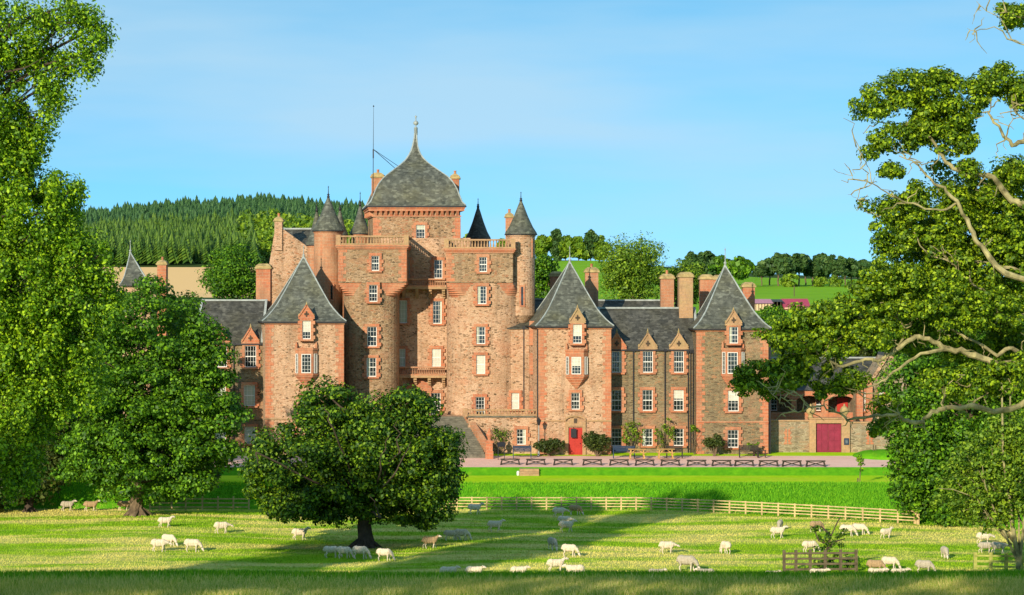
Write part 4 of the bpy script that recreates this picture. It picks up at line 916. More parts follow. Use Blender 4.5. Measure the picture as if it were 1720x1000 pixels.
TL = lobs([(1545, 150, 75, 42), (1475, 175, 48, 30), (1610, 165, 38, 42), (1580, 200, 60, 30), (1500, 235, 52, 26), (1465, 250, 18, 14), (1600, 235, 45, 24), (1550, 205, 40, 40), (1500, 290, 18, 10), (1625, 285, 20, 10),
  (1680, 135, 46, 26), (1720, 150, 40, 34), (1650, 155, 22, 22), (1700, 25, 28, 22), (1720, 290, 36, 30), (1690, 300, 28, 16),
  (1485, 345, 36, 22, 1), (1560, 375, 70, 50), (1530, 330, 36, 24), (1640, 350, 70, 50), (1700, 390, 60, 60), (1480, 385, 22, 26), (1500, 410, 30, 26), (1560, 430, 75, 45), (1640, 440, 80, 55), (1710, 470, 50, 60)], 1.0)
TL2 = lobs([(1455, 505, 50, 42), (1500, 475, 60, 40), (1570, 500, 75, 50), (1650, 520, 70, 50), (1400, 545, 55, 38), (1345, 555, 55, 42), (1320, 580, 38, 40), (1430, 560, 60, 36), (1480, 560, 40, 30), (1380, 590, 50, 22), (1300, 560, 26, 22),
  (1268, 625, 34, 22), (1300, 640, 36, 26), (1248, 640, 18, 14), (1330, 625, 28, 26), (1385, 632, 48, 24), (1420, 640, 34, 20), (1380, 655, 26, 12), (1260, 650, 22, 10), (1590, 640, 45, 26), (1660, 640, 50, 30), (1710, 620, 36, 36), (1490, 680, 24, 20), (1480, 720, 20, 22)], -1.5)
TB = lobs([(1585, 285, 46, 24, 1), (1650, 330, 60, 30, 1), (1530, 370, 40, 26, 1), (1500, 500, 60, 50, 2), (1570, 470, 80, 70, 2), (1660, 480, 80, 80, 2), (1620, 400, 90, 60, 2), (1700, 380, 50, 90, 2), (1650, 560, 90, 60, 2), (1540, 560, 70, 40, 2), (1600, 340, 60, 40, 2), (1690, 310, 40, 40, 2), (1720, 600, 60, 60, 2)], 4.5)
C0 = clumps_in(TB, 480); C1 = clumps_in(TL, 640); C2 = clumps_in(TL2, 500)
V = np.concatenate([leaf_quads(C0, 0.55*(0.6+0.8*rng.random(len(C0))), 120, 0.165, 0.7), leaf_quads(C1, 0.42*(0.6+0.8*rng.random(len(C1))), 150, 0.155, 0.75), leaf_quads(C2, 0.38*(0.6+0.8*rng.random(len(C2))), 140, 0.155, 0.65)])
crown_obj('crown', V, M['lf_syc'], t)
# trees below it on the right
D = 182
lob = [plobe(*a, D, dp) for a, dp in (((1600, 690, 90, 70), 4), ((1540, 720, 55, 60), 3), ((1560, 800, 70, 60), 3), ((1640, 780, 90, 80), 4), ((1590, 850, 62, 34), 3), ((1700, 720, 60, 90), 4), ((1520, 640, 40, 50), 2.5), ((1610, 610, 80, 50), 3.5), ((1545, 775, 50, 50), 2.5), ((1690, 620, 60, 50), 3))]
tree('horse_chestnut', 'large dark green tree at the fence end, behind the pale-stemmed tree at right', gpos(1640, D), lob, 0.5, Z(840, D), M['lf_green'], M['bark'], 600, 150, 0.26, 1.0)
D = 148
lob = [plobe(*a, D, dp) for a, dp in (((1665, 760, 62, 45), 2), ((1700, 740, 40, 60), 2), ((1640, 790, 48, 34), 1.6), ((1620, 840, 55, 34), 1.5), ((1680, 830, 60, 50), 1.7), ((1720, 800, 50, 70), 2), ((1600, 800, 30, 24), 1), ((1650, 870, 50, 22), 1.2))]
def ex(s):
    b0 = (1712, 950)
    for pts, r in (([b0, (1700, 880), (1695, 830), (1685, 770), (1680, 500)], .17), ([b0, (1690, 900), (1668, 850), (1655, 815), (1650, 780)], .09), ([(1692, 905), (1665, 875), (1640, 835), (1600, 820), (1575, 818)], .06), ([b0, (1720, 880), (1725, 820), (1722, 760)], .12), ([(1700, 915), (1670, 885), (1635, 880)], .04), ([(1695, 900), (1655, 860), (1630, 862)], .035), ([(1690, 912), (1650, 905), (1610, 895)], .035), ([(1660, 860), (1640, 850), (1610, 858)], .03)):
        P = [Vector((X(a, D-1.6*(i/len(pts))), D-1.6*(i/len(pts)), Z(b_, D))) for i, (a, b_) in enumerate(pts)]; s.tube(P, [r*(1-0.75*i/(len(P)-1)) for i in range(len(P))], 6)
tree('young_maple', 'bright green young tree with several pale bare stems by the mossy rail guard at right', gpos(1712, D), lob, 0.15, Z(915, D), M['lf_far'], M['bark_pale'], 330, 60, 0.2, 0.55, extra=ex, roots=False)
# second lime, unseen past the left edge, added for its shade on the chestnut
lob = [(-38.5+random.uniform(-3.5, 4), 105+random.uniform(-4, 4), z_, 4.5, 4.5, 2.6) for z_ in (9, 12, 15, 18, 20, 22, 13, 17)]
tree('lime_tree', 'second lime tree, unseen beyond the left edge, added to shade the chestnut', (-37, 105, gz(-37, 105)), lob, 0.5, 7, M['lf_lime'], M['bark_dark'], 330, 60, 0.4, 1.1)
# unseen pines added left of the camera, high crowns shaped to shade the foreground
for i in range(20):
    x = -72+(i//2)*6.6+random.uniform(-1, 1); y = (random.uniform(17, 23), random.uniform(29, 37))[i % 2]; h = 35+random.uniform(-1.2, 1.2); z0 = gz(x, y)
    lob = [(x+random.uniform(-1.5, 1.5), y+random.uniform(-1.5, 1.5), z0+h-q, 4.6, 4.2, 1.5) for q in (0.5, 2, 3)]
    tree('shade_pine', 'unseen tall bare pine added to shade the foreground, %s in the %s row' % ('first second third fourth fifth sixth seventh eighth ninth tenth'.split()[i//2], ('near', 'far')[i % 2]), (x, y, z0), lob, 0.38, z0+h-5, M['lf_dark'], M['bark'], (26, 150)[i % 2], (30, 40)[i % 2], 0.6, 1.2, group='added shade pines', twigs=9)

# trees beyond the castle
def btree(px, pb, D, w_, h_, name, label, leaf='lf_far', n=90, per=40, group=None, ls=None, trunk=0.2, lift=0.3, cat='tree'):
    """w_,h_: crown width/height in photo pixels at that distance; pb = base row"""
    k = D/F; zb_ = Z(pb, D); x = X(px, D); hw = w_*k/2; H = h_*k
    lob = []
    for q in range(7): lob.append((x+random.uniform(-.5, .5)*hw*1.15, D+random.uniform(-.5, .5)*hw, zb_+H*(lift+0.12+random.uniform(0, 0.42)), hw*0.52, hw*0.52, H*(1-lift)*0.27))
    lob.append((x, D, zb_+H*(0.5+lift/2), hw*0.7, hw*0.7, H*(1-lift)*0.46))
    return tree(name, label, (x, D, zb_-0.5), lob, trunk*H/6, zb_+H*lift, M[leaf], M['bark'], n, per, ls or max(0.3, 3.6*k), hw*0.24, group, 12, cat, roots=False)
btree(395, 560, 300, 132, 150, 'lime_tree', 'large round green tree behind the slate roof of the left wing', 'lf_green', 300, 60, trunk=0.12)
btree(1070, 560, 330, 150, 165, 'ash_tree', 'large loose green tree behind the right wing roof ridge', 'lf_far', 360, 55, trunk=0.12)
btree(1140, 560, 345, 90, 130, 'ash_tree', 'smaller ash tree right of the large one, above the right wing roof', 'lf_far', 170, 50)
btree(918, 570, 300, 75, 150, 'ash_tree', 'dark green tree between the right round turret and the middle pavilion roof', 'lf_green', 190, 55)
G = 'woodland trees on the ridge right of the keep'
for i, (px, h_, w_, k_, lb) in enumerate(((912, 40, 34, 'lf_far', 'pale bushy tree beside the right turret cone on the ridge'), (934, 46, 26, 'lf_dark', 'dark pointed tree left of the middle pavilion finial on the ridge'), (950, 38, 30, 'lf_far', 'light tree just left of the middle pavilion finial on the ridge'),
      (972, 38, 30, 'lf_far', 'rounded tree just right of the middle pavilion finial on the ridge'), (992, 46, 24, 'lf_dark', 'dark spired tree above the round-topped chimney on the ridge'), (1008, 36, 30, 'lf_far', 'low tree on the ridge touching the large ash'), (785, 40, 26, 'lf_far', 'tree top showing between the main tower and the dark cone roof'), (845, 34, 26, 'lf_far', 'tree top showing beside the chimney left of the right turret'))):
    btree(px, 440, 1150, w_, h_+8, 'ridge_tree', lb, k_, 60, 40, G, 3.0, 0.12, 0.12)
G = 'dark trees on the skyline behind the right pavilion'
for px, pb, h_, w_, lb in ((1180, 470, 46, 50, 'dark skyline tree above the widest chimney'), (1160, 470, 42, 34, 'dark skyline tree right of the ash'), (1212, 468, 34, 40, 'dark skyline tree just left of the right pavilion tip'), (1240, 468, 30, 44, 'dark skyline tree just right of the right pavilion tip')):
    btree(px, pb, 850, w_, h_+6, 'skyline_tree', lb, 'lf_dark' if px < 1200 else 'lf_green', 70, 40, G, 1.9, 0.1, 0.1)
G = 'pine wood above the green field'
for i in range(15):
    px = 1282+i*11.5+random.uniform(-3, 3); h_ = (34, 44, 47, 45, 42, 48, 44, 40, 46, 42, 40, 42, 38, 40, 36)[i]
    btree(px, 481, 880+random.uniform(-25, 25), 30, h_*1.12, 'pine_tree', 'tall scots pine, number %s from the left in the wood above the green field' % ('one two three four five six seven eight nine ten eleven twelve thirteen fourteen fifteen'.split()[i]), 'lf_dark', 80, 46, G, 1.7, 0.16, 0.36)
for px, w_, h_, lb in ((1328, 30, 24, 'bright round bush at the foot of the pine wood, left one'), (1378, 22, 20, 'small bright bush at the foot of the pine wood, middle one'), (1402, 24, 18, 'dull green bush at the right foot of the pine wood')):
    btree(px, 482, 850, w_, h_, 'field_bush', lb, 'lf_far', 45, 40, 'bushes at the foot of the pine wood', 1.3, 0.05, 0.02, 'bush')
G = 'thin far conifers on the skyline at right'
for i in range(9): btree(1408+i*10, 467, 1500, 11, 30+random.uniform(-6, 4), 'far_conifer', 'thin hazy conifer on the far skyline, %s from the left' % ('first second third fourth fifth sixth seventh eighth ninth'.split()[i]), 'lf_spruce', 22, 30, G, 2.2, 0.1, 0.3)
G = 'trees on the slope behind the service range'
for px, pb, D_, w_, h_, lf, lb in ((1300, 585, 300, 70, 62, 'lf_green', 'green tree behind the service range beside the right pavilion'), (1365, 600, 285, 100, 80, 'lf_green', 'broad tree behind the left part of the service range roof'), (1440, 600, 280, 110, 84, 'lf_hedge', 'dark broad tree behind the right part of the service range roof'),
        (1520, 620, 275, 120, 120, 'lf_green', 'large tree behind the stone gabled lodge'), (1640, 640, 270, 180, 200, 'lf_green', 'dark tree mass farthest right behind the big sycamore'), (1400, 545, 420, 120, 40, 'lf_far', 'low bushy tree on the slope below the barns'), (1300, 545, 400, 60, 34, 'lf_green', 'small bushy tree below the pink-roofed barn')):
    btree(px, pb, D_, w_, h_, 'slope_tree', lb, lf, 200, 50, G, None, 0.1, 0.05)
G = 'trees around the north range at left'
for px, pb, D_, w_, h_, lf, lb in ((300, 640, 262, 140, 162, 'lf_green', 'green tree in front of the far tan field'), (170, 640, 262, 110, 150, 'lf_green', 'green tree left of the distant slate spire'), (60, 640, 262, 160, 240, 'lf_hedge', 'dark tree behind the lime sprays, farthest left'), (335, 700, 214, 60, 160, 'lf_green', 'tree hiding the end of the left wing'), (150, 800, 205, 150, 220, 'lf_hedge', 'dark yew between the left trees'), (320, 815, 201, 110, 120, 'lf_hedge', 'low dark yew under the left sycamore')):
    btree(px, pb, D_, w_, h_, 'park_tree', lb, lf, 220, 55, G, None, 0.1, 0.05)

# forest on the hill: a mass
def forest(name, label, pxr, Dr, n, h, m, conif=True, k=9):
    Vs = []; Fs = []; off = 0
    for i in range(n):
        px = random.uniform(*pxr); D_ = math.sqrt(random.uniform(Dr[0]**2, Dr[1]**2)); x = X(px, D_); z = fz(px, D_); H = h*random.choice((0.6, 0.8, 0.9, 1, 1, 1.1, 1.3))*random.uniform(.9, 1.1); r = H*(0.34 if conif else 0.36)
        nl = k; a0 = random.random()*6
        if conif:
            for l in range(nl):
                zc = z+H*(0.12+0.8*l/nl); rr = r*(1-l/nl)**0.7*random.uniform(.85, 1.1)+0.25; zt_ = zc+H*0.2; m_ = 8
                for j in range(m_):
                    a = a0+l*0.7+6.283*j/m_; b_ = a+0.6; Vs += [(x+rr*math.cos(a), D_+rr*math.sin(a), zc-rr*.25), (x+rr*math.cos(b_)*.8, D_+rr*math.sin(b_)*.8, zc+rr*.1), (x, D_, zt_)]
        else:
            for l in range(70):
                d = unit(1)[0]; d[2] = abs(d[2]); c = np.array([x, D_, z+H*0.35])+d*np.array([r, r, H*.6])*random.uniform(.8, 1); t1 = unit(1)[0]*r*.3; t2 = unit(1)[0]*r*.3
                Vs += [tuple(c+t1), tuple(c+t2), tuple(c-t1-t2*.5)]
    V = np.array(Vs); o = npmesh(name, V, np.arange(len(V)).reshape(-1, 3), 3, m); tagit(o, label, 'forest', None, 'stuff'); return o
forest('spruce_forest', 'dark blue-green spruce forest covering the top of the far hill at left', (80, 690), (2050, 2620), 2600, 14, M['lf_spruce'])
forest('larch_wood', 'lighter yellow-green larch wood on the lower slope of the far hill', (90, 430), (1480, 2080), 1500, 15, M['lf_larch'])
forest('broadleaf_wood', 'rounded broadleaf wood on the lower slope behind the left gable', (400, 690), (1480, 2100), 600, 15, M['lf_far'], False)

# ------------------------------------------------------------------ grass
def blades(name, label, n, xr, Dr, h, wd, m, zf=gz, lean=0.35, cond=None):
    V = np.zeros((n, 3, 3)); c = 0; i = 0
    while c < n and i < n*6:
        i += 1; D_ = random.uniform(*Dr); hw = 0.235*D_; x = random.uniform(max(xr[0], -hw), min(xr[1], hw))
        if cond and not cond(x, D_): continue
        z = zf(x, D_); H = h*random.uniform(0.5, 1.3); a = random.uniform(-1, 1)*wd; l = random.gauss(0, lean)*H; l2 = random.gauss(0, lean)*H
        V[c] = ((x-wd/2, D_-a/2, z-0.03), (x+wd/2, D_+a/2, z-0.03), (x+l, D_+l2, z+H)); c += 1
    V = V[:c].reshape(-1, 3); o = npmesh(name, V, np.arange(len(V)).reshape(-1, 3), 3, m); return tagit(o, label, 'grass', None, 'stuff')
def patch(s0, sx, sy, seed):
    r2 = random.Random(seed); ph = [(r2.uniform(0, 6.28), r2.uniform(.5, 1.6), r2.uniform(.5, 1.6)) for _ in range(5)]
    return lambda x, y: sum(math.sin(x*a/sx+p+math.sin(y*b_/sy*1.7+p)) for p, a, b_ in ph)/5+random.gauss(0, 0.25) > s0
pa = patch(0.05, 6, 2.2, 3); pb = lambda x, y: not pa(x, y)
blades('dry_grass', 'dry straw-coloured seeding grass in the foreground', 56000, (-30, 30), (112, 122), 0.33, 0.035, M['blade_dry'], cond=lambda x, y: y < 118.8+random.gauss(0, 1.0) and (pa(x, y) or random.random() < .4))
blades('long_grass', 'long dark green grass along the foreground rise', 60000, (-30, 30), (112, 130), 0.22, 0.04, M['blade_green'])
blades('pasture_grass', 'short grazed grass tufts across the sheep pasture', 90000, (-46, 46), (146, 196), 0.09, 0.06, M['pasture'], cond=lambda x, y: y < bb(x)+1)
blades('bank_grass', 'rough bright green grass on the bank above the rail fence', 60000, (-46, 46), (178, 199), 0.22, 0.07, M['blade_bank'], cond=lambda x, y: y > bb(x)+0.5)

# ------------------------------------------------------------------ fences
f = thing('rail_fence', gpos(1150, 190), 'long pale wooden post-and-rail fence curving along the foot of the grass bank', 'fence')
def fD(x): return bb(x)-0.9
posts = []; xx = X(742, 194)
while xx < X(1534, 184): posts.append((xx, fD(xx))); xx += 1.22
pm = MB(); x0, d0 = posts[0]; z0 = gz(x0, d0); pm.box(x0-.06, x0+.06, d0-.06, d0+.06, z0-.3, z0+1.07); p0 = pm.build('post', M['oak'], f)
for (x_, d_) in posts[1:]:
    c = p0.copy(); COL.objects.link(c); c.parent = f; c.location = (x_-x0, d_-d0, gz(x_, d_)-z0)
for r_ in range(4):
    s = MB(); zz = (0.28, 0.52, 0.76, 1.0)[r_]; prev = None
    for (a, b_) in zip(posts[:-1], posts[1:]): s.bar((a[0], a[1]-.08, gz(*a)+zz), (b_[0], b_[1]-.08, gz(*b_)+zz), 0.045, 0.085)
    s.build('rail', M['oak'], f)
def panel_fence(name, label, pts, h, rails, m, pr=0.06, cat='fence', group=None, rw=0.09, brace=False):
    """pts: (x, D) post places"""
    c = pts[len(pts)//2]; t = thing(name, (c[0], c[1], gz(*c)), label, cat, group)
    for p in pts:
        s = MB(); z = gz(*p); s.box(p[0]-pr, p[0]+pr, p[1]-pr, p[1]+pr, z-0.3, z+h+0.06); s.build('post', m, t)
    for q in range(rails):
        s = MB(); u = (q+0.6)/rails*h
        for a, b_ in zip(pts[:-1], pts[1:]): s.bar((a[0], a[1]-pr-.02, gz(*a)+u), (b_[0], b_[1]-pr-.02, gz(*b_)+u), 0.04, rw)
        s.build('rail', m, t)
    return t
panel_fence('rail_fence', 'old grey post-and-rail fence between the two left trees, partly in shade', [(X(a, 195), 195) for a in (252, 268, 288, 312, 340, 366, 392, 418)], 1.0, 3, M['oak'])
panel_fence('rail_fence', 'short fence end with two thick posts beside the dark tree at right', [(X(1531, 184), 182.4), (X(1541, 182), 181.8)], 0.95, 2, M['oak'], 0.1)
Dg = 150.5
gl = [(X(a, Dg), Dg) for a in (1317, 1337, 1361, 1386, 1412, 1438)]
panel_fence('tree_guard', 'dark weathered wooden rail guard around the small tree in the pasture', gl, 1.35, 4, M['darkwood'], 0.09, 'fence', None, 0.13)
panel_fence('tree_guard_rear', 'rear and side rails of the dark tree guard', [(X(1317, Dg)+.1, Dg+.4), (X(1325, Dg), Dg+3), (X(1352, Dg), Dg+3), (X(1384, Dg), Dg+3), (X(1432, Dg), Dg+3)], 1.3, 4, M['darkwood'], 0.08, 'fence', None, 0.12) if False else None
gl = [(X(a, 149.5), 149.5) for a in (1638, 1664, 1690, 1716, 1742)]
panel_fence('tree_guard', 'mossy yellow-green wooden rail guard round the pale-stemmed tree at right', gl, 1.35, 4, M['palewood'], 0.1, 'fence', None, 0.12)

# sapling in the dark guard
def shrub(name, label, px, D_, w_, h_, leaf='lf_hedge', n=60, per=45, ls=0.16, z0=None, cat='bush', stem=0.05, low=0.05, group=None, depth=None):
    x = X(px, D_); zb_ = gz(x, D_) if z0 is None else z0
    t = thing(name, (x, D_, zb_), label, cat, group); s = MB(); hw = w_/2
    for q in range(7):
        a = random.uniform(-1, 1)*hw*0.8; s.tube(wiggle((x+a*0.1, D_, zb_-0.05), (x+a, D_+random.uniform(-.3, .3), zb_+h_*random.uniform(.6, .95)), 4, 0.05), [stem, stem*.8, stem*.6, stem*.4, stem*.2], 5)
    s.build('stem', M['bark'], t)
    lob = [(x+random.uniform(-.55, .55)*hw, D_+random.uniform(-.2, .2), zb_+h_*(low+(1-low)*random.uniform(.3, .75)), hw*.5, (depth or hw*.5), h_*(1-low)*.28) for _ in range(6)]+[(x, D_, zb_+h_*(low+(1-low)*.45), hw*.85, (depth or hw*.6), h_*(1-low)*.42)]
    C = clumps_in(lob, n); crown_obj('foliage', leaf_quads(C, 0.22*min(w_, h_)*(0.5+rng.random(n))*.6, per, ls), M[leaf], t); return t
t = thing('sapling', gpos(1385, 152), 'small leaning leafy tree growing inside the dark rail guard', 'tree'); s = MB(); D = 152
def PP(px, py, D_): return (X(px, D_), D_, Z(py, D_))
for pts in ([(1385, 962), (1388, 925), (1396, 900), (1405, 880), (1412, 868)], [(1388, 925), (1402, 910), (1420, 905)], [(1386, 945), (1405, 938), (1425, 942)], [(1390, 915), (1375, 908), (1368, 890)], [(1396, 900), (1380, 885), (1366, 885)]):
    s.tube([PP(a, b_, D) for a, b_ in pts], [0.07*(1-.7*i/len(pts)) for i in range(len(pts))], 5)
s.build('stem', M['bark_dark'], t)
lob = [plobe(*a, D, .5) for a in ((1400, 905, 28, 14), (1415, 895, 16, 8), (1382, 920, 14, 12), (1370, 886, 10, 6), (1410, 940, 26, 12), (1385, 950, 22, 12), (1430, 945, 12, 8))]
C = clumps_in(lob, 60); crown_obj('crown', leaf_quads(C, 0.22, 26, 0.15), M['lf_chestnut'], t)
t = thing('sapling', gpos(1444, 200), 'thin staked young tree on the lawn in front of the burgundy gate', 'tree'); s = MB(); D = 200
s.tube([PP(1444, 812, D), PP(1445, 790, D), PP(1446, 764, D)], [.05, .04, .02], 5); s.build('trunk', M['bark'], t)
s = MB(); s.box(X(1441, D)-.05, X(1441, D)+.05, D-.05, D+.05, gz(X(1441, D), D)-.2, Z(803, D)); s.build('stake', M['darkwood'], t)
C = clumps_in([plobe(1445, 773, 6, 9, D, .3), plobe(1446, 790, 3, 5, D, .2)], 16); crown_obj('crown', leaf_quads(C, 0.2, 18, 0.16), M['lf_lime'], t)
D = 217.3
shrub('laurel_bush', 'low dark clipped bush between the terrace window and the red door', 921, D, 3.6, 1.6, n=110, z0=0)
shrub('laurel_bush', 'tall dark rounded bush right of the red door', 1003, D, 2.5, 2.4, n=110, z0=0)
D = 220.2
shrub('climbing_rose', 'yellow-green climber fanned on the wall between the first two right wing windows', 1062, D, 2.6, 3.4, 'lf_far', 30, 22, .16, 0, 'climber', .04, .08, None, .25)
shrub('climbing_rose', 'yellow-green climber fanned on the wall between the last two right wing windows', 1115, D, 2.4, 3.3, 'lf_far', 28, 22, .16, 0, 'climber', .04, .12, None, .25)
shrub('climbing_rose', 'small climber beside the downpipes at the right pavilion corner', 1166, 218.7, 0.9, 2.9, 'lf_far', 14, 40, .18, 0, 'climber', .03, .6, None, .2)
shrub('standard_tree', 'mushroom-shaped small tree against the right pavilion wall', 1200, 217.4, 2.3, 1.9, 'lf_hedge', 60, 40, .16, 0, 'tree', .06, .35)
shrub('pot_shrub', 'small yellow-green shrub behind the dark seat by the right pavilion', 1266, 217.6, 1.0, 1.4, 'lf_far', 24, 30, .16, 0)
shrub('wall_climber', 'sparse brown climber on the terrace wall beside the pillar', 838, 219.2, 3.0, 2.9, 'lf_chestnut', 22, 22, .14, 0, 'climber', .04, .2, None, .15)

# ------------------------------------------------------------------ drive-side furniture
def trestle(x, D_):
    z = gz(x, D_); t = thing('trestle_bench', (x, D_, z), 'x', 'bench', 'black trestle benches along the gravel drive'); hw = 0.86; m = M['blackwood']
    s = MB(); s.box(x-hw, x+hw, D_-.16, D_+.16, z+.45, z+.54); s.build('seat', m, t)
    for sx in (-1, 1):
        s = MB(); s.bar((x+sx*(hw-.14), D_-.12, z+.47), (x+sx*(hw-.02), D_-.16, z-.02), .1); s.bar((x+sx*(hw-.14), D_+.12, z+.47), (x+sx*(hw-.02), D_+.16, z-.02), .1); s.bar((x+sx*(hw-.08), D_-.2, z+.03), (x+sx*(hw-.08), D_+.2, z+.03), .07); s.build('leg', m, t)
    for sx in (-1, 1):
        s = MB(); s.bar((x-sx*(hw-.14), D_+sx*.03, z+.44), (x+sx*(hw-.1), D_+sx*.03, z+.08), .075); s.build('brace', m, t)
    return t
tb = None
ORD = 'first second third fourth fifth sixth seventh eighth ninth tenth eleventh twelfth thirteenth'.split()
for i, cx in enumerate((857, 900, 946, 995, 1040, 1083, 1126, 1170, 1212, 1250, 1291, 1330, 1370)):
    D_ = 210.9-0.012*max(0, cx-857)*0.22; x = X(cx, D_)
    if tb is None: tb = trestle(x, D_); o = tb; bp = Vector(tb.location)
    else: o = copy_tree(tb); o.location = (x, D_, gz(x, D_))
    o['label'] = 'low black X-braced trestle bench, %s from the left in the row along the pink drive' % ORD[i]
def seat(cx, D_, label, w_=1.7, m='blue', rz=0):
    x = X(cx, D_); t = thing('garden_bench', (x, D_, 0), label, 'bench'); mm = M[m]; h = w_/2
    s = MB()
    for q in range(4): s.box(x-h, x+h, D_-.25+q*.13, D_-.15+q*.13, .43, .46)
    s.build('seat', mm, t); s = MB()
    for q in range(4): s.box(x-h, x+h, D_+.27, D_+.3, .5+q*.12, .6+q*.12)
    s.build('backrest', mm, t)
    for sx in (-1, 1):
        for sy, hh in ((-.22, .62), (.28, .98)): s = MB(); s.box(x+sx*(h-.05)-.035, x+sx*(h-.05)+.035, D_+sy-.035, D_+sy+.035, -.15, hh); s.build('leg', mm, t)
        s = MB(); s.box(x+sx*(h-.05)-.05, x+sx*(h-.05)+.05, D_-.28, D_+.3, .62, .67); s.build('armrest', mm, t)
seat(877, 215.6, 'dark blue garden bench on the grass strip below the terrace window'); seat(1048, 215.4, 'dark blue garden bench beside the left yellow picnic table', 2.0)
seat(1133, 215.4, 'dark brown garden bench right of the right yellow picnic table', 1.5, 'blackwood'); seat(1258, 216.2, 'black garden bench against the right pavilion', 1.8, 'blackwood')
s = MB(); x = X(1279, 216); t = thing('side_table', (x, 216, 0), 'small black table right of the bench by the right pavilion', 'table')
s.box(x-.4, x+.4, 215.8, 216.3, .5, .55); s.build('table_top', M['blackwood'], t)
for sx in (-1, 1): s = MB(); s.box(x+sx*.35-.03, x+sx*.35+.03, 215.85, 216.25, -.1, .5); s.build('leg', M['blackwood'], t)
def picnic(cx, D_, label):
    x = X(cx, D_); t = thing('picnic_table', (x, D_, 0), label, 'picnic table', 'yellow picnic tables'); m = M['pine']
    s = MB(); [s.box(x-.8, x+.8, D_-.36+q*.15, D_-.22+q*.15, .7, .74) for q in range(5)]; s.build('table_top', m, t)
    for sy in (-1, 1): s = MB(); s.box(x-.8, x+.8, D_+sy*.72-.13, D_+sy*.72+.13, .42, .46); s.build('seat', m, t)
    for sx in (-1, 1):
        s = MB(); s.bar((x+sx*.55, D_-.15, .7), (x+sx*.62, D_-.65, -.12), .1); s.bar((x+sx*.55, D_+.15, .7), (x+sx*.62, D_+.65, -.12), .1); s.bar((x+sx*.58, D_-.78, .38), (x+sx*.58, D_+.78, .38), .1); s.bar((x+sx*.1, D_, .66), (x+sx*.56, D_, .36), .07); s.build('leg', m, t)
picnic(1070, 214.9, 'yellow pine picnic table right of the dark blue bench, the left of the pair'); picnic(1118, 215.0, 'yellow pine picnic table left of the brown bench, the right of the pair')
# sign board on legs, lamp post, urn, stone seat, small posts
x = X(842, 214.6); t = thing('information_board', (x, 214.6, 0), 'black lectern-style information board on two legs beside the red stair pillar', 'sign'); s = MB()
s.rings([[(x-.35, 214.4, .95), (x+.35, 214.4, .95), (x+.35, 214.75, 1.3), (x-.35, 214.75, 1.3)], [(x-.35, 214.37, 1.0), (x+.35, 214.37, 1.0), (x+.35, 214.7, 1.36), (x-.35, 214.7, 1.36)]]); s.build('board', M['iron'], t)
for sx in (-1, 1): s = MB(); s.box(x+sx*.28-.03, x+sx*.28+.03, 214.56, 214.62, -.3, 1.05); s.build('leg', M['iron'], t)
x = X(905, 217.2); t = thing('lamp_post', (x, 217.2, 0), 'slim grey lamp post with a small lantern left of the red door', 'lamp post'); s = MB()
s.lathe(x, 217.2, [(.12, -.1), (.1, .3), (.05, .4), (.04, 2.7), (.07, 2.75)], 8); s.build('pole', M['lead'], t); s = MB(); s.lathe(x, 217.2, [(.1, 2.75), (.2, 3.15), (.22, 3.2), (.05, 3.42), (.02, 3.5)], 6); s.build('lantern', M['iron'], t)
x = X(728, 221.6); t = thing('stone_urn', (x, 221.8, 3.34), 'white stone urn on a pedestal at the top of the steps', 'urn'); s = MB(); s.lathe(x, 221.8, [(.25, 3.3), (.25, 4.0), (.12, 4.05), (.1, 4.2), (.3, 4.5), (.33, 4.65), (.25, 4.66)], 12); s.build('bowl', M['lead'], t)
x = X(889, 208.3); t = thing('stone_steps', (x, 208.3, -1.15), 'short flight of brown stone steps set into the low lawn bank', 'steps'); s = MB()
for q in range(3): s.box(x-.85, x+.85, 207.6+q*.35, 209.5, -1.2+q*.2, -1.0+q*.2+.0)
s.build('tread', M['buff'], t); s = MB(); s.lathe(x-.98, 208.1, [(.12, -1.15), (.14, -.85), (.05, -.75)], 8); s.build('end_stone', M['white'], t)
for px_, lb in ((1467, 'left dark stake on the grass mound by the garden wall'), (1471, 'right dark stake on the grass mound by the garden wall')):
    s = MB(); x = X(px_, 217); s.box(x-.05, x+.05, 216.95, 217.05, -.1, .95); o = s.build('stake', M['darkwood']); tagit(o, lb, 'post', 'stakes on the grass mound')
s = MB(); x = X(1485, 218); s.lathe(x, 217.5, [(3.2, -.3), (2.8, .1), (2.0, .38), (.9, .5), (.1, .52)], 24); o = s.build('grass_mound', M['bank'], smooth=True); o['kind'] = 'structure'

# far barns
D = 560
t = thing('barn', (X(1300, D), D, Z(521, D)), 'long low barn with faded pink roof and cream boarded wall below the green field', 'barn')
s = MB(); s.box(X(1262, D), X(1297, D), D, D+10, Z(525, D), Z(510, D)); s.build('wall', M['creamwall'], t)
s = MB(); s.rings([[(xx, D-.5, Z(510, D)), (xx, D+6, Z(502.5, D)), (xx, D+11, Z(510, D))] for xx in (X(1258, D), X(1299, D))]); s.build('roof', M['tinpink'], t)
for q in range(7): s = MB(); s.box(X(1264+q*5, D), X(1264.8+q*5, D), D-.12, D, Z(522, D), Z(510, D)); s.build('post', M['void'], t)
t = thing('barn', (X(1310, D+4), D+4, Z(521, D)), 'dark open-fronted shed between the pink and the dark red barn', 'barn')
s = MB(); s.box(X(1299, D), X(1317, D), D+6, D+10, Z(525, D), Z(506, D)); s.build('rear_wall', M['void'], t); s = MB(); s.rings([[(xx, D+2, Z(507, D)), (xx, D+7, Z(503, D)), (xx, D+11, Z(507, D))] for xx in (X(1297, D), X(1318, D))]); s.build('roof', M['slate_dark'], t)
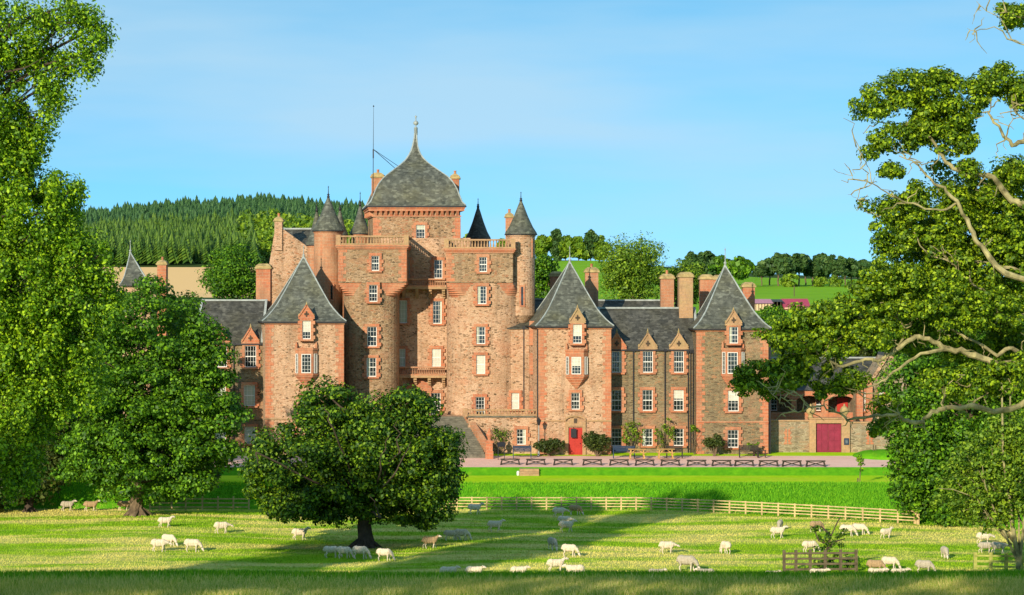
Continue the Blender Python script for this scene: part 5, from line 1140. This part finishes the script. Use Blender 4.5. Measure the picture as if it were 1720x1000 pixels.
for q in range(3): s = MB(); s.box(X(1301+q*6, D), X(1301.8+q*6, D), D+2.1, D+2.4, Z(522, D), Z(507, D)); s.build('post', M['darkwood'], t)
t = thing('barn', (X(1335, D), D, Z(521, D)), 'dark red metal-roofed barn at the right end of the farm group', 'barn')
s = MB(); s.box(X(1318, D), X(1362, D), D, D+10, Z(525, D), Z(517, D)); s.build('wall', M['creamwall'], t); s = MB(); s.rings([[(xx, D-.5, Z(520, D)), (xx, D+7, Z(502, D)), (xx, D+12, Z(512, D))] for xx in (X(1317, D), X(1363, D))]); s.build('roof', M['tin'], t)
s = MB(); x = X(1334, 700); s.tube([(x, 700, Z(500, 700)), (x, 700, Z(480, 700))], .15, 5); o = s.build('utility_pole', M['darkwood']); tagit(o, 'thin wooden utility pole in the green field above the barns', 'pole')

# ------------------------------------------------------------------ sheep
def sheep_mesh(name, pose, m):
    """sheep facing +x, feet at z=0, about 1.2 m long"""
    s = MB()
    def ell(c, r, nu=14, nv=9, tilt=0.0):
        rs = []
        for i in range(1, nv):
            a = math.pi*i/nv; rs.append([(c[0]+r[0]*math.cos(a)*math.cos(tilt)-r[2]*math.sin(a)*math.sin(2*math.pi*j/nu)*math.sin(tilt), c[1]+r[1]*math.sin(a)*math.cos(2*math.pi*j/nu), c[2]+r[0]*math.cos(a)*math.sin(tilt)+r[2]*math.sin(a)*math.sin(2*math.pi*j/nu)*math.cos(tilt)) for j in range(nu)])
        s.rings(rs)
    lie = pose == 'lie'; h = 0.62 if not lie else 0.27
    ell((0, 0, h), (.50, .21, .235)); ell((.26, 0, h+.01), (.26, .20, .235)); ell((-.28, 0, h+.02), (.26, .22, .24)); ell((0, 0, h-.06), (.36, .2, .2))
    if pose == 'walk' or pose == 'stand':
        s.tube([(.34, 0, h+.05), (.48, 0, h+.17), (.58, 0, h+.27)], [.16, .115, .08], 10); hd = Vector((.66, 0, h+.27)); tl = -0.35
    elif pose == 'graze':
        s.tube([(.34, 0, h+.02), (.54, 0, h-.10), (.66, 0, h-.28)], [.17, .125, .08], 10); hd = Vector((.70, 0, h-.40)); tl = -1.05
    elif pose == 'low':
        s.tube([(.34, 0, h+.04), (.52, 0, h+.02), (.66, 0, h-.02)], [.16, .12, .08], 10); hd = Vector((.76, 0, h-.05)); tl = -0.5
    else:
        s.tube([(.34, 0, h+.05), (.46, 0, h+.14), (.54, 0, h+.2)], [.16, .12, .08], 10); hd = Vector((.62, 0, h+.2)); tl = -0.3
    d = Vector((math.cos(tl), 0, math.sin(tl)))
    ell(hd, (.13, .075, .085), 10, 7, tl); ell(hd+d*.1, (.09, .05, .055), 8, 6, tl)
    for sy in (-1, 1):
        e = hd-d*.08; s.tube([e+Vector((0, sy*.05, .05)), e+Vector((-.02, sy*.12, .06)), e+Vector((-.03, sy*.17, .03))], [.03, .032, .012], 5)
    if not lie:
        ph = {'walk': (.13, -.1, -.12, .1), 'graze': (.1, -.03, -.05, .04), 'stand': (.02, -.02, -.02, .03), 'low': (.1, -.08, -.1, .08)}[pose]
        for q, (lx, sy) in enumerate(((.3, 1), (.3, -1), (-.33, 1), (-.33, -1))):
            k_ = ph[q]
            if lx > 0: pts = [(lx, sy*.11, h-.12), (lx+k_*.4, sy*.11, .3), (lx+k_*.8, sy*.11, .08), (lx+k_+.02, sy*.11, .0)]
            else: pts = [(lx, sy*.12, h-.1), (lx+k_*.3+.05, sy*.12, .36), (lx+k_*.6-.06, sy*.12, .24), (lx+k_, sy*.12, .0)]
            s.tube(pts, [.085, .045, .032, .036], 8)
    else:
        for lx, sy in ((.34, 1), (.34, -1), (-.3, 1)): s.tube([(lx-.1, sy*.16, .16), (lx+.08, sy*.2, .07), (lx+.24, sy*.17, .05)], [.08, .05, .03], 6)
    s.tube([(-.48, 0, h+.08), (-.54, 0, h-.02), (-.55, 0, h-.16)], [.05, .04, .02], 6)
    me = bpy.data.meshes.new(name+'_raw'); me.from_pydata(s.v, [], s.f); ob = bpy.data.objects.new('tmp', me); COL.objects.link(ob)
    md = ob.modifiers.new('r', 'REMESH'); md.mode = 'VOXEL'; md.voxel_size = 0.021; md.use_smooth_shade = True
    sm = ob.modifiers.new('s', 'SMOOTH'); sm.iterations = 2; sm.factor = 0.5
    dg = bpy.context.evaluated_depsgraph_get(); r = bpy.data.meshes.new_from_object(ob.evaluated_get(dg)); bpy.data.objects.remove(ob)
    n = len(r.vertices); co = np.empty(n*3); r.vertices.foreach_get('co', co); co = co.reshape(-1, 3)
    # fleece lumps on the trunk, smooth face and legs
    tr = (co[:, 2] > (0.36 if not lie else .0)) & (co[:, 0] < .5)
    nn = np.empty(n*3); r.vertices.foreach_get('normal', nn); nn = nn.reshape(-1, 3)
    lump = np.sin(co[:, 0]*38+np.sin(co[:, 2]*31)*2)*np.sin(co[:, 1]*41+co[:, 2]*27)*0.012+np.sin(co[:, 0]*71+co[:, 2]*90)*np.sin(co[:, 1]*77+1)*0.007
    co += nn*(lump*tr)[:, None]; r.vertices.foreach_set('co', co.ravel())
    r.name = name; r.materials.clear(); r.materials.append(m); r.materials.append(M['face'])
    cen = np.empty(len(r.polygons)*3); r.polygons.foreach_get('center', cen); cen = cen.reshape(-1, 3)
    hx = hd.x-.07; face = (cen[:, 0] > hx) if pose != 'graze' else ((cen[:, 0] > .58) & (cen[:, 2] < h-.3))
    if not lie: face |= (cen[:, 2] < .34) & (abs(cen[:, 0]) < .58) & ~((cen[:, 0] > .5) & (pose == 'graze'))
    r.polygons.foreach_set('material_index', face.astype(np.int32)); r.update(); return r
SM = {}
def sm_(pose, tone):
    k = (pose, tone)
    if k not in SM: SM[k] = sheep_mesh('sheep', pose, M[{'w': 'fleece', 't': 'fleece_tan_shade', 'g': 'fleece_grey_shade'}[tone]])
    return SM[k]
# px, base row (or D if <200), facing degrees, pose, tone, scale, label
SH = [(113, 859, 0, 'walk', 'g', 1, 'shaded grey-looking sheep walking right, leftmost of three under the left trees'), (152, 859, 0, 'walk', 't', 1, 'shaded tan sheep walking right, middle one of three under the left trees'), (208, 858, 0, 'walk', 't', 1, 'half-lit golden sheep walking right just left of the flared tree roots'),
 (277, 886, 5, 'walk', 'w', 1, 'cream sheep striding right in the open, below the flared tree roots'), (372, 896, 15, 'low', 'w', 1, 'cream sheep alone left of the round tree with its head low'), (283, 918, -20, 'graze', 'w', 1, 'white sheep grazing behind two others at lower left'), (267, 927, 5, 'low', 'w', 1, 'cream sheep walking right, left one of the lower left trio'), (323, 927, 0, 'graze', 'w', 1, 'white sheep with head down, right one of the lower left trio'),
 (503, 907, 5, 'walk', 'w', 1, 'tan-lit sheep walking right under the left side of the round tree'), (556, 937, 10, 'graze', 'w', 1, 'first of four sheep grazing in a line below the round tree'), (578, 938, -10, 'graze', 'w', .95, 'second of four sheep grazing in a line below the round tree'), (605, 939, -20, 'graze', 'w', 1, 'third of four sheep grazing in a line, just below the trunk'), (645, 942, -15, 'graze', 'w', 1, 'fourth of four sheep grazing in a line, set apart at the right'),
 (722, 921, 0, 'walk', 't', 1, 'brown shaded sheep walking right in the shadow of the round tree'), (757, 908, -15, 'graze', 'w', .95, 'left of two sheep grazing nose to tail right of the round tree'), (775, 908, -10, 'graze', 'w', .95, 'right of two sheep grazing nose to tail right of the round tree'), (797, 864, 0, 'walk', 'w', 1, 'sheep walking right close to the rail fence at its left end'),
 (831, 893, 0, 'walk', 'w', 1, 'cream sheep walking right with its head high below the fence'), (939, 869, 5, 'low', 'w', 1, 'pale sheep by the fence behind two walking ones'), (966, 865, -25, 'graze', 't', 1, 'brownish sheep grazing right against the fence'), (948, 884, 5, 'low', 'w', 1, 'rear one of two overlapping sheep walking right below the fence'), (951, 894, 0, 'walk', 'w', 1, 'front one of two overlapping sheep walking right below the fence'),
 (928, 924, -75, 'graze', 'g', 1, 'grey sheep seen end-on in the middle of the pasture'), (956, 935, -10, 'graze', 'w', 1, 'bright sheep grazing right in the middle of the pasture'), (1120, 930, 5, 'low', 'w', 1.05, 'bright white sheep walking right in the sunlit pasture below the long fence'), (1219, 931, 110, 'graze', 'w', 1, 'white sheep seen end-on in the sunlit pasture'),
 (753, 148.8, 0, 'lie', 'w', 1, 'resting sheep behind the grass rise, farthest left of the resting ones'), (796, 148.8, 0, 'lie', 'w', 1, 'resting sheep behind the grass rise, second from the left'), (871, 148.6, 0, 'lie', 'w', .95, 'low resting sheep behind the grass rise, third from the left'), (933, 149.2, 0, 'stand', 'w', 1, 'bright sheep half hidden by the grass rise, left of an overlapping pair'), (966, 148.8, 180, 'lie', 'w', 1.05, 'resting sheep right of an overlapping pair behind the grass rise'),
 (1102, 148.4, 0, 'lie', 'g', .95, 'grey back of a resting sheep left of the large grey sheep'), (1153, 151, -20, 'graze', 'g', 1.22, 'large grey sheep grazing at the edge of the grass rise'), (1186, 148.6, 180, 'lie', 'g', .95, 'pale back of a resting sheep touching the large grey one'), (1296, 148.2, 0, 'lie', 'w', .9, 'resting sheep just left of the dark rail guard'), (1374, 148.2, 0, 'lie', 'w', 1, 'resting sheep in front of the dark rail guard'),
 (1306, 904, 0, 'walk', 'w', 1, 'cream sheep walking right with head up, front of a pair in the sunlit pasture'), (1310, 891, -110, 'graze', 'g', .95, 'darker sheep seen end-on behind the walking cream one'), (1371, 894, 20, 'graze', 't', 1, 'sheep grazing behind the leaves of the guarded sapling'), (1360, 928, 20, 'graze', 'w', 1, 'sheep showing above the top rail of the dark guard'), (1423, 901, -10, 'graze', 'w', .95, 'left of two sheep grazing close together right of the sapling'),
 (1443, 898, -15, 'graze', 'w', 1, 'right of two sheep grazing close together right of the sapling'), (1488, 905, 30, 'walk', 'w', .9, 'bright sheep standing alone below the fence end'), (1587, 938, -85, 'graze', 'g', .95, 'grey-white sheep seen end-on in front of the dark tree at right'), (1470, 963, -5, 'graze', 't', 1.05, 'tan sheep grazing at the left of the cluster right of the dark guard'), (1494, 957, -15, 'graze', 'w', 1.0, 'sheep grazing behind the others in the cluster right of the dark guard'),
 (1472, 148.0, 0, 'lie', 'w', 1, 'resting sheep in front at the left of the cluster right of the dark guard'), (1510, 148.2, 0, 'lie', 'w', 1.05, 'resting sheep at the right of the cluster right of the dark guard'), (1552, 964, -20, 'graze', 'g', 1.05, 'grey sheep grazing right of the cluster, alone'), (1652, 914, 0, 'low', 'w', 1, 'sunlit sheep walking right under the low branches at right'), (1655, 929, 10, 'low', 'g', .9, 'small grey sheep left of another above the mossy guard'), (1677, 930, 0, 'low', 'g', 1, 'grey sheep just above the mossy guard at right')]
for (px_, pb_, rz, pose, tone, sc, lb) in SH:
    if pb_ < 200: D_ = pb_
    else:
        D_ = 17.35*F/(pb_-500)
        for _ in range(4): D_ = (CAMZ-gz(X(px_, D_), D_))*F/(pb_-500)
        D_ = max(D_, 148.5)
    x = X(px_, D_); o = bpy.data.objects.new('sheep', sm_(pose, tone)); COL.objects.link(o)
    o.location = (x, D_, gz(x, D_)-0.035); o.rotation_euler = (0, 0, R(rz+random.uniform(-9, 9))); q_ = sc*random.uniform(.94, 1.05); o.scale = (q_, q_*random.uniform(.92, 1.15), q_*random.uniform(.95, 1.05))
    tagit(o, lb, 'sheep', 'sheep in the pasture')
